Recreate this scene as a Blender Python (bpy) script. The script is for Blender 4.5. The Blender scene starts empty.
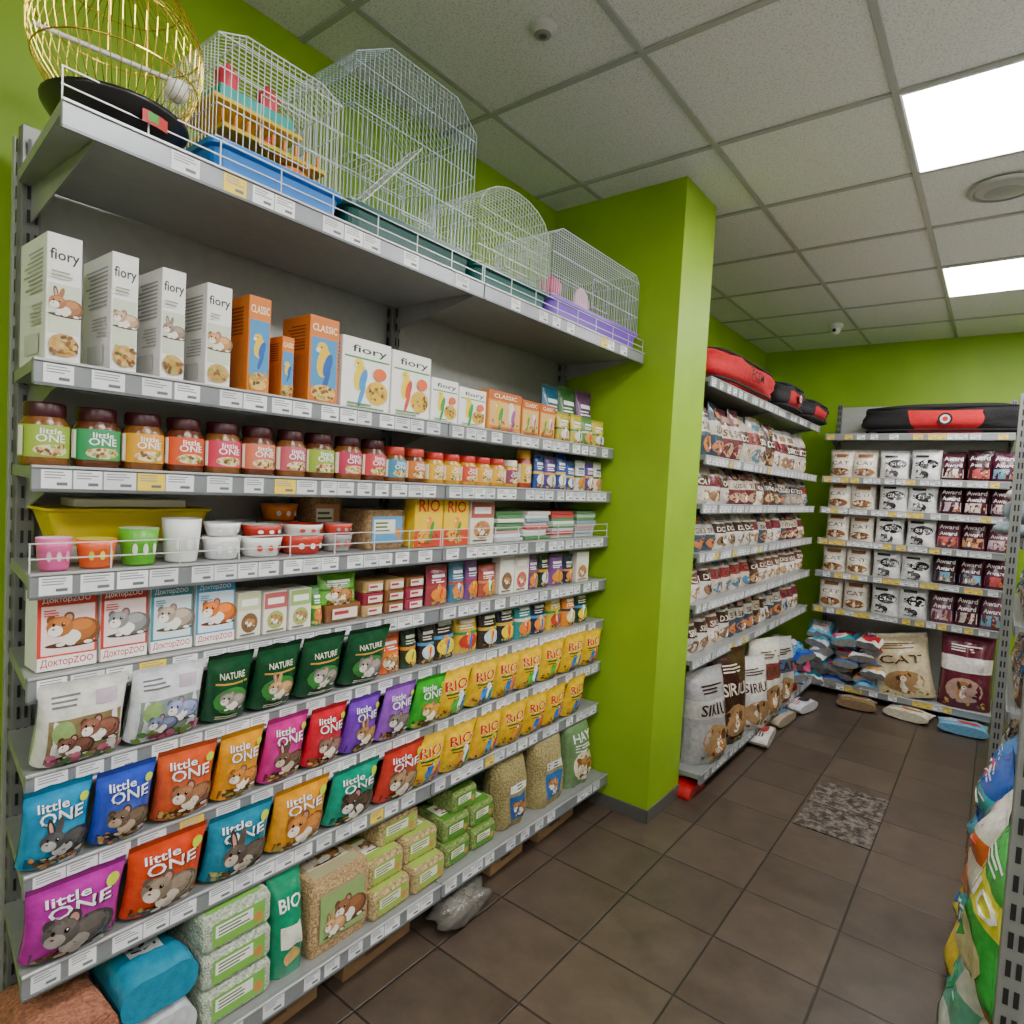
import bpy, math, random
from mathutils import Matrix, Vector, noise
random.seed(11)
R=random.Random(5)
pi=math.pi
# ------------------------------------------------------------------ colours
def lin(c):
    if isinstance(c,str):
        c=c.lstrip('#'); c=tuple(int(c[i:i+2],16)/255 for i in (0,2,4))
    return tuple((x/12.92 if x<=.04045 else ((x+.055)/1.055)**2.4) for x in c[:3])
# ------------------------------------------------------------------ materials
MATS={}
def mat(name,rough=.5,metal=0,var=.0,vscale=30,bump=0,bscale=40,trans=0,coat=0,spec=.5):
    if name in MATS: return MATS[name]
    m=bpy.data.materials.new(name); m.use_nodes=True
    nt=m.node_tree; b=nt.nodes['Principled BSDF']
    a=nt.nodes.new('ShaderNodeAttribute'); a.attribute_name='Col'
    n=nt.nodes.new('ShaderNodeTexNoise'); n.inputs['Scale'].default_value=vscale; n.inputs['Detail'].default_value=4
    tc=nt.nodes.new('ShaderNodeTexCoord'); nt.links.new(tc.outputs['Object'],n.inputs['Vector'])
    mr=nt.nodes.new('ShaderNodeMapRange'); mr.inputs[1].default_value=.3; mr.inputs[2].default_value=.7
    mr.inputs[3].default_value=1-var; mr.inputs[4].default_value=1+var*.5
    nt.links.new(n.outputs['Fac'],mr.inputs[0])
    mx=nt.nodes.new('ShaderNodeVectorMath'); mx.operation='SCALE'
    nt.links.new(a.outputs['Color'],mx.inputs[0]); nt.links.new(mr.outputs[0],mx.inputs['Scale'])
    nt.links.new(mx.outputs[0],b.inputs['Base Color'])
    b.inputs['Roughness'].default_value=rough; b.inputs['Metallic'].default_value=metal
    b.inputs['Specular IOR Level'].default_value=spec
    if coat: b.inputs['Coat Weight'].default_value=coat; b.inputs['Coat Roughness'].default_value=.2
    if trans: b.inputs['Transmission Weight'].default_value=trans
    if bump:
        n2=nt.nodes.new('ShaderNodeTexNoise'); n2.inputs['Scale'].default_value=bscale; n2.inputs['Detail'].default_value=3
        nt.links.new(tc.outputs['Object'],n2.inputs['Vector'])
        bp=nt.nodes.new('ShaderNodeBump'); bp.inputs['Strength'].default_value=bump; bp.inputs['Distance'].default_value=.01
        nt.links.new(n2.outputs['Fac'],bp.inputs['Height']); nt.links.new(bp.outputs[0],b.inputs['Normal'])
    MATS[name]=m; return m
mat('carton',.5,var=.05); mat('foil',.25,var=.2,vscale=45,bump=.5,bscale=26,coat=.3)
mat('plastic',.35,var=.03); mat('steel',.35,metal=.3,var=.08); mat('wire',.35,metal=.1)
mat('gold',.25,metal=.9); mat('fibre',.9,var=.5,vscale=120,bump=1,bscale=160); mat('cloth',.85,var=.12,bump=.4,bscale=90)
mat('clear',.2,trans=.6,bump=.5,bscale=30); mat('kraft',.8,var=.12,vscale=15)
# ------------------------------------------------------------------ mesh builder
class MB:
    def __init__(s): s.v=[];s.f=[];s.c=[];s.m=[];s.s=[];s.mats=[];s.X=Matrix.Identity(4);s.default='carton'
    def mi(s,n):
        n=n or s.default
        if n not in s.mats: s.mats.append(n)
        return s.mats.index(n)
    def add(s,vs,fs,col,m=None,smooth=False):
        o=len(s.v); X=s.X
        s.v.extend((X@Vector(p))[:] for p in vs)
        k=s.mi(m); multi=isinstance(col,list)
        if not multi: col=lin(col)
        for i,f in enumerate(fs):
            s.f.append(tuple(o+j for j in f)); s.c.append(lin(col[i]) if multi else col); s.m.append(k); s.s.append(smooth)
    def box(s,x0,x1,y0,y1,z0,z1,col,m=None,b=None):
        c=((x0+x1)/2,(y0+y1)/2,(z0+z1)/2); h=((x1-x0)/2,(y1-y0)/2,(z1-z0)/2)
        if b is None: b=min(.0015,min(h)*.3)
        vs=[];idx={}
        for sx in(-1,1):
            for sy in(-1,1):
                for sz in(-1,1):
                    sg=(sx,sy,sz)
                    for a in range(3):
                        idx[(sg,a)]=len(vs)
                        vs.append(tuple(c[k]+sg[k]*(h[k]-(0 if k==a else b)) for k in range(3)))
        fs=[]
        for a in range(3):
            o=[k for k in range(3) if k!=a]
            for sa in(-1,1):
                q=[]
                for p,r in((-1,-1),(1,-1),(1,1),(-1,1)):
                    sg=[0]*3; sg[a]=sa; sg[o[0]]=p; sg[o[1]]=r; q.append(idx[(tuple(sg),a)])
                fs.append(q)
            for p in(-1,1):
                for r in(-1,1):
                    s1=[0]*3; s1[a]=-1; s1[o[0]]=p; s1[o[1]]=r; s2=list(s1); s2[a]=1
                    s1=tuple(s1); s2=tuple(s2)
                    fs.append([idx[(s1,o[0])],idx[(s2,o[0])],idx[(s2,o[1])],idx[(s1,o[1])]])
        for sx in(-1,1):
            for sy in(-1,1):
                for sz in(-1,1): fs.append([idx[((sx,sy,sz),a)] for a in range(3)])
        C=Vector(c); out=[]
        for f in fs:
            p=[Vector(vs[i]) for i in f]; n=(p[1]-p[0]).cross(p[2]-p[0]); ctr=sum(p,Vector())/len(p)
            out.append(f if n.dot(ctr-C)>=0 else f[::-1])
        s.add(vs,out,col,m)
    def lathe(s,prof,cols,n=20,cx=0,cy=0,m=None,smooth=True,sx=1,sy=1):
        vs=[];fs=[];cc=[]
        for r,z in prof:
            for i in range(n):
                a=2*pi*i/n; vs.append((cx+r*sx*math.cos(a),cy+r*sy*math.sin(a),z))
        for j in range(len(prof)-1):
            for i in range(n):
                k=(i+1)%n; fs.append((j*n+i,j*n+k,(j+1)*n+k,(j+1)*n+i)); cc.append(cols[j] if isinstance(cols,list) else cols)
        s.add(vs,fs,cc,m,smooth)
    def tube(s,pts,r,col,m='wire',n=4,closed=False):
        pts=[Vector(p) for p in pts]; L=len(pts); vs=[]
        for i,p in enumerate(pts):
            a=pts[(i-1)%L] if (i>0 or closed) else p; b=pts[(i+1)%L] if (i<L-1 or closed) else p
            t=(b-a).normalized(); ref=Vector((0,0,1)) if abs(t.z)<.8 else Vector((1,0,0))
            u=t.cross(ref).normalized(); w=t.cross(u)
            for k in range(n):
                an=2*pi*k/n+.78; vs.append(tuple(p+u*(r*math.cos(an))+w*(r*math.sin(an))))
        fs=[]
        for i in range(L if closed else L-1):
            j=(i+1)%L
            for k in range(n):
                q=(k+1)%n; fs.append((i*n+k,i*n+q,j*n+q,j*n+k))
        s.add(vs,fs,col,m,n>4)
    def loft(s,layers,cols,m=None,n=6,cap=True,smooth=False):
        vs=[];fs=[];cc=[]; N=4*n
        for w,d,r,z,cx,cy in layers:
            for q,(sx,sy) in enumerate(((1,1),(-1,1),(-1,-1),(1,-1))):
                for i in range(n):
                    a=q*pi/2+i/(n-1)*pi/2
                    vs.append((cx+sx*(w/2-r)+r*math.cos(a),cy+sy*(d/2-r)+r*math.sin(a),z))
        for j in range(len(layers)-1):
            for i in range(N):
                k=(i+1)%N; fs.append((j*N+i,j*N+k,(j+1)*N+k,(j+1)*N+i)); cc.append(cols[j] if isinstance(cols,list) else cols)
        if cap:
            fs.append(tuple(range(N))[::-1]); cc.append(cols[0] if isinstance(cols,list) else cols)
            fs.append(tuple((len(layers)-1)*N+i for i in range(N))); cc.append(cols[-1] if isinstance(cols,list) else cols)
        s.add(vs,fs,cc,m,smooth)
    def blob(s,c,rad,col,m='cloth',e=1.0,e2=1.0,nu=20,nv=12,wob=0,seed=0):
        def sp(x,p): return math.copysign(abs(x)**p,x)
        vs=[];fs=[];cc=[]
        for j in range(nv+1):
            ph=-pi/2+pi*j/nv
            for i in range(nu):
                th=2*pi*i/nu
                p=Vector((sp(math.cos(ph),e2)*sp(math.cos(th),e),sp(math.cos(ph),e2)*sp(math.sin(th),e),sp(math.sin(ph),e2)))
                k=1+wob*noise.noise(p*2.2+Vector((seed*3.1,0,seed)))
                vs.append((c[0]+p.x*rad[0]*k,c[1]+p.y*rad[1]*k,c[2]+p.z*rad[2]*k))
        for j in range(nv):
            for i in range(nu):
                k=(i+1)%nu; fs.append((j*nu+i,j*nu+k,(j+1)*nu+k,(j+1)*nu+i))
                if callable(col):
                    q=(Vector(vs[j*nu+i])+Vector(vs[(j+1)*nu+k]))/2-Vector(c)
                    cc.append(col(q.x/rad[0],q.y/rad[1],q.z/rad[2]))
                else: cc.append(col)
        s.add(vs,fs,cc,m,True)
    def finish(s,name,M=None):
        me=bpy.data.meshes.new(name); me.from_pydata(s.v,[],s.f)
        for n in s.mats: me.materials.append(MATS[n])
        at=me.color_attributes.new('Col','FLOAT_COLOR','CORNER')
        buf=[]
        for f,c in zip(s.f,s.c): buf.extend((c[0],c[1],c[2],1)*len(f))
        at.data.foreach_set('color',buf)
        me.polygons.foreach_set('material_index',s.m); me.polygons.foreach_set('use_smooth',s.s)
        me.update()
        o=bpy.data.objects.new(name,me); bpy.context.scene.collection.objects.link(o)
        if M is not None: o.matrix_world=M
        return o
# ------------------------------------------------------------------ printed art that follows a surface
_tc={}
def glyph(t):
    if t in _tc: return _tc[t]
    cu=bpy.data.curves.new('t','FONT'); cu.body=t; cu.size=1; cu.resolution_u=2; cu.offset=.012
    ob=bpy.data.objects.new('t',cu); bpy.context.scene.collection.objects.link(ob)
    bpy.context.view_layer.update()
    me=bpy.data.meshes.new_from_object(ob.evaluated_get(bpy.context.evaluated_depsgraph_get()))
    vs=[tuple(v.co) for v in me.vertices]; fs=[tuple(p.vertices) for p in me.polygons]
    bpy.data.objects.remove(ob); bpy.data.meshes.remove(me); bpy.data.curves.remove(cu)
    if vs:
        x0=min(v[0] for v in vs);x1=max(v[0] for v in vs);y0=min(v[1] for v in vs);y1=max(v[1] for v in vs)
        vs=[((v[0]-x0)/(x1-x0)-.5,(v[1]-y0)/(y1-y0)-.5) for v in vs]
    _tc[t]=(vs,fs); return _tc[t]
class Art:
    def __init__(s,mb,surf,off=.0006,step=.00012,m=None): s.mb=mb;s.f=surf;s.o=off;s.st=step;s.m=m
    def nx(s): s.o+=s.st; return s.o
    def ell(s,cx,cz,rx,rz,col,rot=0,n=14):
        o=s.nx(); ca,sa=math.cos(rot),math.sin(rot); vs=[s.f(cx,cz,o)]
        for q in(.55,1):
            for i in range(n):
                a=2*pi*i/n; x=rx*q*math.cos(a); z=rz*q*math.sin(a)
                vs.append(s.f(cx+x*ca-z*sa,cz+x*sa+z*ca,o))
        fs=[(0,1+i,1+(i+1)%n) for i in range(n)]+[(1+i,1+n+i,1+n+(i+1)%n,1+(i+1)%n) for i in range(n)]
        s.mb.add(vs,fs,col,s.m,True)
    def rect(s,x0,x1,z0,z1,col,nx=4,nz=4,sk=0):
        o=s.nx(); vs=[s.f(x0+(x1-x0)*i/nx+sk*j/nz,z0+(z1-z0)*j/nz,o) for j in range(nz+1) for i in range(nx+1)]
        fs=[(j*(nx+1)+i,j*(nx+1)+i+1,(j+1)*(nx+1)+i+1,(j+1)*(nx+1)+i) for j in range(nz) for i in range(nx)]
        s.mb.add(vs,fs,col,s.m,True)
    def text(s,t,cx,cz,w,h,col,rot=0,sh=None):
        if sh: s.text(t,cx+w*.02,cz-h*.07,w*1.02,h*1.04,sh,rot)
        o=s.nx(); vs,fs=glyph(t); ca,sa=math.cos(rot),math.sin(rot)
        s.mb.add([s.f(cx+x*w*ca-z*h*sa,cz+x*w*sa+z*h*ca,o) for x,z in vs],fs,col,s.m)
    def lines(s,x0,x1,z0,z1,n,col,rr=R):
        for i in range(n):
            z=z1-(z1-z0)*(i+.5)/n; t=(z1-z0)/n*.22
            s.rect(x0,x0+(x1-x0)*rr.uniform(.6,1),z-t,z+t,col,2,1)
    def rodent(s,cx,cz,k,c1='#a8763f',c2='#f3ece0',ears='round'):
        d=shade(c1,.72); l=shade(c1,1.18)
        s.ell(cx+.04*k,cz-.42*k,.62*k,.08*k,shade(c1,.45))
        s.ell(cx+.26*k,cz-.08*k,.46*k,.37*k,d); s.ell(cx+.22*k,cz-.04*k,.40*k,.31*k,c1); s.ell(cx+.26*k,cz+.08*k,.26*k,.15*k,l)
        s.ell(cx+.0*k,cz-.22*k,.26*k,.2*k,c2)
        if ears=='long':
            s.ell(cx-.3*k,cz+.46*k,.09*k,.28*k,d,.15); s.ell(cx-.1*k,cz+.44*k,.09*k,.28*k,c1,-.25)
            s.ell(cx-.3*k,cz+.44*k,.045*k,.2*k,'#c99a8c',.15)
        else:
            s.ell(cx-.43*k,cz+.28*k,.11*k,.13*k,d); s.ell(cx-.03*k,cz+.32*k,.13*k,.15*k,d); s.ell(cx-.03*k,cz+.31*k,.08*k,.1*k,'#c08a80')
        s.ell(cx-.24*k,cz+.09*k,.31*k,.28*k,c1); s.ell(cx-.2*k,cz+.2*k,.2*k,.13*k,l)
        s.ell(cx-.34*k,cz-.02*k,.17*k,.15*k,c2)
        s.ell(cx-.16*k,cz+.14*k,.05*k,.055*k,'#120c0a',n=8); s.ell(cx-.38*k,cz+.15*k,.035*k,.05*k,'#120c0a',n=8); s.ell(cx-.15*k,cz+.16*k,.018*k,.018*k,'#ffffff',n=6)
        s.ell(cx-.39*k,cz+.03*k,.035*k,.025*k,'#7a3b38',n=6)
        for dx in(-.22,.02,.42): s.ell(cx+dx*k,cz-.4*k,.11*k,.05*k,c2,n=8)
    def bird(s,cx,cz,k,c1='#2f9a3c',c2='#f2d21c'):
        s.ell(cx+.1*k,cz-.6*k,.1*k,.5*k,c1,-.3); s.ell(cx,cz,.28*k,.5*k,c2,-.2); s.ell(cx+.15*k,cz-.05*k,.16*k,.42*k,c1,-.3)
        s.ell(cx-.08*k,cz+.48*k,.22*k,.22*k,c2); s.ell(cx-.25*k,cz+.42*k,.09*k,.08*k,'#e9e2d0',.6); s.ell(cx-.12*k,cz+.52*k,.035*k,.035*k,'#111111',n=8)
    def dog(s,cx,cz,k,c1='#b9834a',c2='#f5efe2'):
        s.ell(cx,cz-.35*k,.42*k,.4*k,c1); s.ell(cx,cz-.35*k,.22*k,.36*k,c2)
        s.ell(cx,cz+.2*k,.32*k,.32*k,c1); s.ell(cx-.3*k,cz+.22*k,.11*k,.26*k,'#5c3a22',.25); s.ell(cx+.3*k,cz+.22*k,.11*k,.26*k,'#5c3a22',-.25)
        s.ell(cx,cz+.08*k,.16*k,.16*k,c2); s.ell(cx,cz+.14*k,.06*k,.045*k,'#151010',n=8)
        s.ell(cx-.12*k,cz+.28*k,.04*k,.04*k,'#151010',n=6); s.ell(cx+.12*k,cz+.28*k,.04*k,.04*k,'#151010',n=6)
    def food(s,x0,x1,z0,z1,n=16,pal=('#8a5a2b','#c9913f','#d9b36a','#6b4a22','#a3b04a'),r=.006):
        for i in range(n):
            s.ell(R.uniform(x0,x1),R.uniform(z0,z1),r,r*.66,R.choice(pal),R.uniform(0,3),n=6)
front=lambda x,z,o:(x,-o,z)
# ------------------------------------------------------------------ package bodies (front at y=0, facing -y)
def bag_body(mb,w,h,d,colf,seed=0,m='foil',nx=12,nz=14,puff=2.8,wr=.06,y0=0,tp=.75):
    def T(xn,zn):
        side=max(0,1-abs(xn)**puff)**.55
        if zn<.2: p=.78+.22*math.sin(zn/.2*pi/2)
        elif zn<.93: p=max(0,math.cos((zn-.2)/.73*pi/2))**tp
        else: p=0
        k=1+wr*2*noise.noise(Vector((xn*2.3+seed*7.3,zn*3.7,seed)))
        return max(.0012,d/2*side*p*k)
    def pos(x,z,o,sgn=-1):
        xn=max(-1,min(1,x/(w/2))); zn=max(0,min(1,z/h))
        ww=1-.05*math.sin(pi*min(1,zn/.9))
        return (x*ww,y0+d/2+sgn*(T(xn,zn)+o),z+(.004*noise.noise(Vector((xn*2,seed,0))) if zn>.95 else 0))
    xs=[math.sin(-pi/2+pi*i/nx)*w/2 for i in range(nx+1)]; zs=[h*(j/nz) for j in range(nz+1)]
    for sgn in(-1,1):
        vs=[pos(x,z,0,sgn) for z in zs for x in xs]; fs=[];cc=[]
        for j in range(nz):
            for i in range(nx):
                q=(j*(nx+1)+i,j*(nx+1)+i+1,(j+1)*(nx+1)+i+1,(j+1)*(nx+1)+i)
                fs.append(q if sgn<0 else q[::-1])
                cc.append(colf((xs[i]+xs[i+1])/w,(j+.5)/nz) if callable(colf) else colf)
        mb.add(vs,fs,cc,m,True)
    b=[pos(x,0,0,-1) for x in xs]+[pos(x,0,0,1) for x in xs][::-1]
    mb.add(b,[tuple(range(len(b)))],'#888888' if callable(colf) else colf,m)
    return lambda x,z,o:pos(x,z,o,-1)
def shade(c,k):
    c=c.lstrip('#'); t=[int(c[i:i+2],16) for i in(0,2,4)]
    return '#%02x%02x%02x'%tuple(max(0,min(255,int(x*k))) for x in t)
def mixc(a,b,t):
    a=a.lstrip('#');b=b.lstrip('#'); return '#%02x%02x%02x'%tuple(int(int(a[i:i+2],16)*(1-t)+int(b[i:i+2],16)*t) for i in(0,2,4))
# products ---------------------------------------------------------
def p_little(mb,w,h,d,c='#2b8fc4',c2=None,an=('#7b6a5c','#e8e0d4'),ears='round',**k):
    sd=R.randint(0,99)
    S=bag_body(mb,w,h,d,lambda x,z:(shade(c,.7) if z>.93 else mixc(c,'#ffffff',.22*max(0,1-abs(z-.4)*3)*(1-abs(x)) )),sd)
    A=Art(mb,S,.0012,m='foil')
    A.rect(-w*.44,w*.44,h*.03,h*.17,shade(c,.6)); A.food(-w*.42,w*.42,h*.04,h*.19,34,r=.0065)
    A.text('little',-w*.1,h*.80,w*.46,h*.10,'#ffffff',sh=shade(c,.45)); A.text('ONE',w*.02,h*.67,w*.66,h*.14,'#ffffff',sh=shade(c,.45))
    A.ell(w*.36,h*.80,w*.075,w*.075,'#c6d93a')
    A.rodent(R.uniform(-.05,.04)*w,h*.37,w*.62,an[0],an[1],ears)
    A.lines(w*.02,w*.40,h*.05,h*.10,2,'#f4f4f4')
def p_rio(mb,w,h,d,**k):
    sd=R.randint(0,99); b2=R.choice(['#1d5fae','#1d5fae','#2a77c9','#3f9a3a','#e8862a'])
    S=bag_body(mb,w,h,d,lambda x,z:'#f5c30c' if z>.40 or x<-.25 else b2,sd)
    A=Art(mb,S,.0012,m='foil'); A.ell(w*.14,h*.27,w*.32,h*.2,shade(b2,1.3))
    A.text('RIO',-w*.02,h*.70,w*.70,h*.2,'#d4201f',sh='#fff3c0'); A.rect(-w*.34,w*.3,h*.52,h*.56,'#1f6a38'); A.lines(-w*.3,w*.3,h*.44,h*.5,1,'#7a4a18')
    A.bird(w*.14,h*.33,w*.38,R.choice(['#2f9a3c','#2266bb','#dd4422']),R.choice(['#f2d21c','#ffffff','#e8862a'])); A.food(-w*.42,w*.1,h*.05,h*.24,26)
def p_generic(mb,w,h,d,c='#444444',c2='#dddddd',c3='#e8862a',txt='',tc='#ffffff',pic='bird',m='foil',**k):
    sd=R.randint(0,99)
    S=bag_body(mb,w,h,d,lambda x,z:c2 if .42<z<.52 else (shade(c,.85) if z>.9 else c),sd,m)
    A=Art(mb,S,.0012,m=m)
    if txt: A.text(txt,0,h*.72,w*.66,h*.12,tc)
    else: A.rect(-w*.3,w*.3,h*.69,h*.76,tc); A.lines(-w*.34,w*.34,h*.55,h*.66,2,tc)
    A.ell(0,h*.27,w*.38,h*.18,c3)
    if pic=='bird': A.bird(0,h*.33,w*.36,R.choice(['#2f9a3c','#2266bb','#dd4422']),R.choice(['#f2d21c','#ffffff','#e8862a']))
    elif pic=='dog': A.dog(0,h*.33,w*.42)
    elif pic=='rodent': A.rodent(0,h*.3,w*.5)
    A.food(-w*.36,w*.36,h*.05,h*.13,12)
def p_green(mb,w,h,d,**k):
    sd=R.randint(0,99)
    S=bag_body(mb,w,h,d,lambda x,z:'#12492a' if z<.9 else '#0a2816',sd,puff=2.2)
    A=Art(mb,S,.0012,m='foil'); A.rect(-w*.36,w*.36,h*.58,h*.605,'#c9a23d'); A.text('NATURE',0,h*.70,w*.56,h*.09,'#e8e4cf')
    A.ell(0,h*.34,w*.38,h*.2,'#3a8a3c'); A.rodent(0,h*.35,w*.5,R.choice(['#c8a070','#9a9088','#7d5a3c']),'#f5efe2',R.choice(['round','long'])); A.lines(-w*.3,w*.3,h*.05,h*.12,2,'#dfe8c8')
def p_hay(mb,w,h,d,c='#e8e6dd',pic='#c88f9b',**k):
    mb.default='foil'
    S=bag_body(mb,w,h,d,lambda x,z:c,R.randint(0,99),puff=6)
    A=Art(mb,S,.0012,m='foil'); A.lines(-w*.38,w*.05,h*.72,h*.88,3,'#777777'); A.rect(w*.1,w*.36,h*.70,h*.86,'#c9b8c8')
    A.rect(-w*.42,w*.42,h*.05,h*.6,mixc(pic,'#8a9a5a',.5)); A.ell(-w*.26,h*.45,w*.13,h*.14,'#8fae6a'); A.rodent(w*.14,h*.42,w*.40,pic,'#f5efe8'); A.rodent(-w*.14,h*.28,w*.34,shade(pic,.8),'#f5efe8')
    for i in range(26): A.ell(R.uniform(-.42,.42)*w,R.uniform(.05,.18)*h,.008,.007,R.choice(['#8c3a5a','#c46a8a','#6b8a3a','#4a7a3a','#b05a7a']))
def carton(mb,w,h,d,c,side=None): mb.box(-w/2,w/2,0,d,0,h,c,'carton',.0012)
def p_fspine(mb,w,h,d,c='#f1efea',an='#9a6a40',ears='long',**k):
    carton(mb,w,h,d,c); A=Art(mb,front); A.text('fiory',0,h*.83,w*.84,h*.11,'#2c3a30'); A.rect(-w*.45,w*.45,h*.24,h*.62,'#cfd8c0'); A.rodent(w*.0,h*.46,w*.8,an,'#f0e6d8',ears)
    A.ell(0,h*.15,w*.44,h*.09,'#c7a25e'); A.food(-w*.36,w*.36,h*.08,h*.22,26); A.lines(-w*.4,w*.2,h*.66,h*.72,2,'#8a9a7a')
    B=Art(mb,lambda y,z,o:(-w/2-o,y,z)); B.lines(d*.12,d*.88,h*.55,h*.9,10,'#a4a4a2'); B.lines(d*.12,d*.6,h*.3,h*.48,6,'#b0b0ae'); B.rect(d*.2,d*.75,h*.08,h*.24,'#cfd0cc')
def p_ospine(mb,w,h,d,**k):
    carton(mb,w,h,d,'#dc7a24'); A=Art(mb,front); A.text('CLASSIC',0,h*.87,w*.84,h*.08,'#fff4d0'); A.rect(-w*.44,w*.44,h*.2,h*.76,'#3f8fc4'); A.bird(0,h*.48,w*.85,'#1f58a8','#e9c022'); A.ell(0,h*.14,w*.42,h*.09,'#e8c06a'); A.food(-w*.36,w*.36,h*.06,h*.22,24)
    B=Art(mb,lambda y,z,o:(-w/2-o,y,z)); B.rect(d*.1,d*.9,h*.08,h*.55,'#c87228'); B.lines(d*.15,d*.85,h*.6,h*.9,8,'#8a4a18')
def p_fbird(mb,w,h,d,bc='#2f8fd0',**k):
    carton(mb,w,h,d,'#f6f5ef'); A=Art(mb,front); A.text('fiory',w*.05,h*.84,w*.72,h*.13,'#23402c'); A.rect(-w*.46,w*.46,h*.72,h*.745,'#5a9a4a'); A.bird(-w*.14,h*.46,w*.44,bc,'#f2d21c')
    A.ell(w*.22,h*.28,w*.24,h*.17,'#e8b730'); A.food(w*.04,w*.4,h*.18,h*.38,20); A.ell(w*.26,h*.55,w*.14,h*.09,'#e86a2a'); A.lines(-w*.4,w*.4,h*.03,h*.12,2,'#5a8a4a')
    B=Art(mb,lambda y,z,o:(-w/2-o,y,z)); B.lines(d*.15,d*.85,h*.5,h*.9,8,'#8b8b8b')
def p_oclassic(mb,w,h,d,**k):
    carton(mb,w,h,d,'#dc8a33'); A=Art(mb,front); A.rect(-w*.5,w*.5,h*.78,h*.99,'#c9611f'); A.text('CLASSIC',0,h*.88,w*.7,h*.1,'#fff4d0'); A.rect(-w*.46,w*.46,h*.16,h*.74,'#e8b870'); A.bird(-w*.18,h*.46,w*.34,'#2f9a3c','#e9c022'); A.bird(w*.2,h*.46,w*.34,'#b04fa0','#f1e8d8'); A.food(-w*.4,w*.4,h*.16,h*.3,20); A.lines(-w*.4,w*.4,h*.03,h*.12,2,'#7a3a18')
def p_doc(mb,w,h,d,fr='#d4372c',an='#b87838',**k):
    carton(mb,w,h,d,'#efeeea'); A=Art(mb,front); A.rect(-w*.495,w*.495,h*.01,h*.99,fr); A.rect(-w*.43,w*.46,h*.20,h*.84,mixc(fr,'#ffffff',.82)); A.text('ДокторZOO',-w*.02,h*.91,w*.8,h*.09,'#ffffff')
    A.rodent(w*.04,h*.52,w*.72,an,'#f6f0e6'); A.rect(-w*.495,w*.495,h*.01,h*.18,'#f4f2ee'); A.text('ДокторZOO',0,h*.095,w*.88,h*.12,'#c92a22'); A.lines(-w*.4,-w*.1,h*.7,h*.8,3,fr)
def p_smallbox(mb,w,h,d,c='#7a9a3a',**k):
    carton(mb,w,h,d,'#e9e4d6'); A=Art(mb,front); A.rect(-w*.48,w*.48,h*.6,h*.97,c); A.rect(-w*.35,w*.35,h*.7,h*.85,'#f4f2ea'); A.ell(0,h*.32,w*.36,h*.22,R.choice(['#c98a4a','#7a5a3a','#a8b060','#d0584a'])); A.rodent(0,h*.34,w*.4); A.lines(-w*.4,w*.4,h*.03,h*.12,1,'#666666')
def p_tray(mb,w,h,d,**k):
    c=R.choice(['#b03a55','#8a5a35','#a03048','#c9a36a'])
    mb.loft([(w*.9,d*.9,.008,0,0,d/2),(w,d,.01,h*.85,0,d/2),(w,d,.01,h,0,d/2)],c,'plastic')
    A=Art(mb,front,.004); A.rect(-w*.35,w*.35,h*.2,h*.8,'#e8ddd0'); A.rect(-w*.3,w*.1,h*.45,h*.65,'#b02a3a')
def p_jar(mb,w,h,d,lab='#7fae3a',lid='#5b1f24',body='#8a5a34',**k):
    r=w/2; z=h
    mb.lathe([(0,0),(r*.9,0),(r,.006),(r*1.0,z*.1),(r*1.0,z*.66),(r*.82,z*.76),(r*.78,z*.8)],body,24,0,r,'foil')
    mb.lathe([(r*1.012,z*.14),(r*1.015,z*.64)],lab,24,0,r,'carton')
    mb.lathe([(r*.84,z*.78),(r*.86,z*.8),(r*.86,z*.97),(r*.8,z),(0,z)],[lid,lid,lid,shade(lid,1.2)],24,0,r,'plastic')
    S=lambda x,q,o:((r*1.02+o)*math.sin(x/r),r-(r*1.02+o)*math.cos(x/r),q)
    A=Art(mb,S); A.text('little',-.0*w,z*.55,w*.44,z*.09,'#ffffff'); A.text('ONE',0,z*.44,w*.6,z*.12,'#ffffff')
    A.ell(0,z*.25,w*.36,z*.09,'#e8d9b0'); A.food(-w*.32,w*.32,z*.18,z*.32,16,r=.005); A.rect(-w*.72,-w*.56,z*.16,z*.62,'#f0ead8'); A.rect(w*.56,w*.7,z*.16,z*.62,'#f0ead8')
def p_bowl(mb,w,h,d,c='#e06a9a',ci='#f4f0ea',**k):
    r=w/2
    mb.lathe([(0,0),(r*.75,0),(r*.8,.004),(r*.92,h*.6),(r,h),(r*.95,h),(r*.86,h*.6),(r*.7,.01),(0,.01)],[c,c,c,c,ci,ci,ci,ci],28,0,r,'plastic')
    A=Art(mb,lambda x,q,o:((r*.94+o)*math.sin(x/r),r-(r*.94+o)*math.cos(x/r),q)); 
    for i in(-1,0,1): A.ell(i*r*.55,h*.45,r*.14,h*.16,ci)
def p_rodbox(mb,w,h,d,**k):
    carton(mb,w,h,d,'#f2c71c'); A=Art(mb,front); A.rect(-w*.5,w*.5,0.001,h*.32,'#d8452a'); A.text('RIO',0,h*.78,w*.75,h*.24,'#d4201f'); A.bird(w*.05,h*.38,w*.4,'#2f9a3c','#ff9a2a'); A.ell(-w*.2,h*.2,w*.2,h*.12,'#f0b040'); A.food(-w*.4,w*.3,h*.05,h*.25,16)
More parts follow.
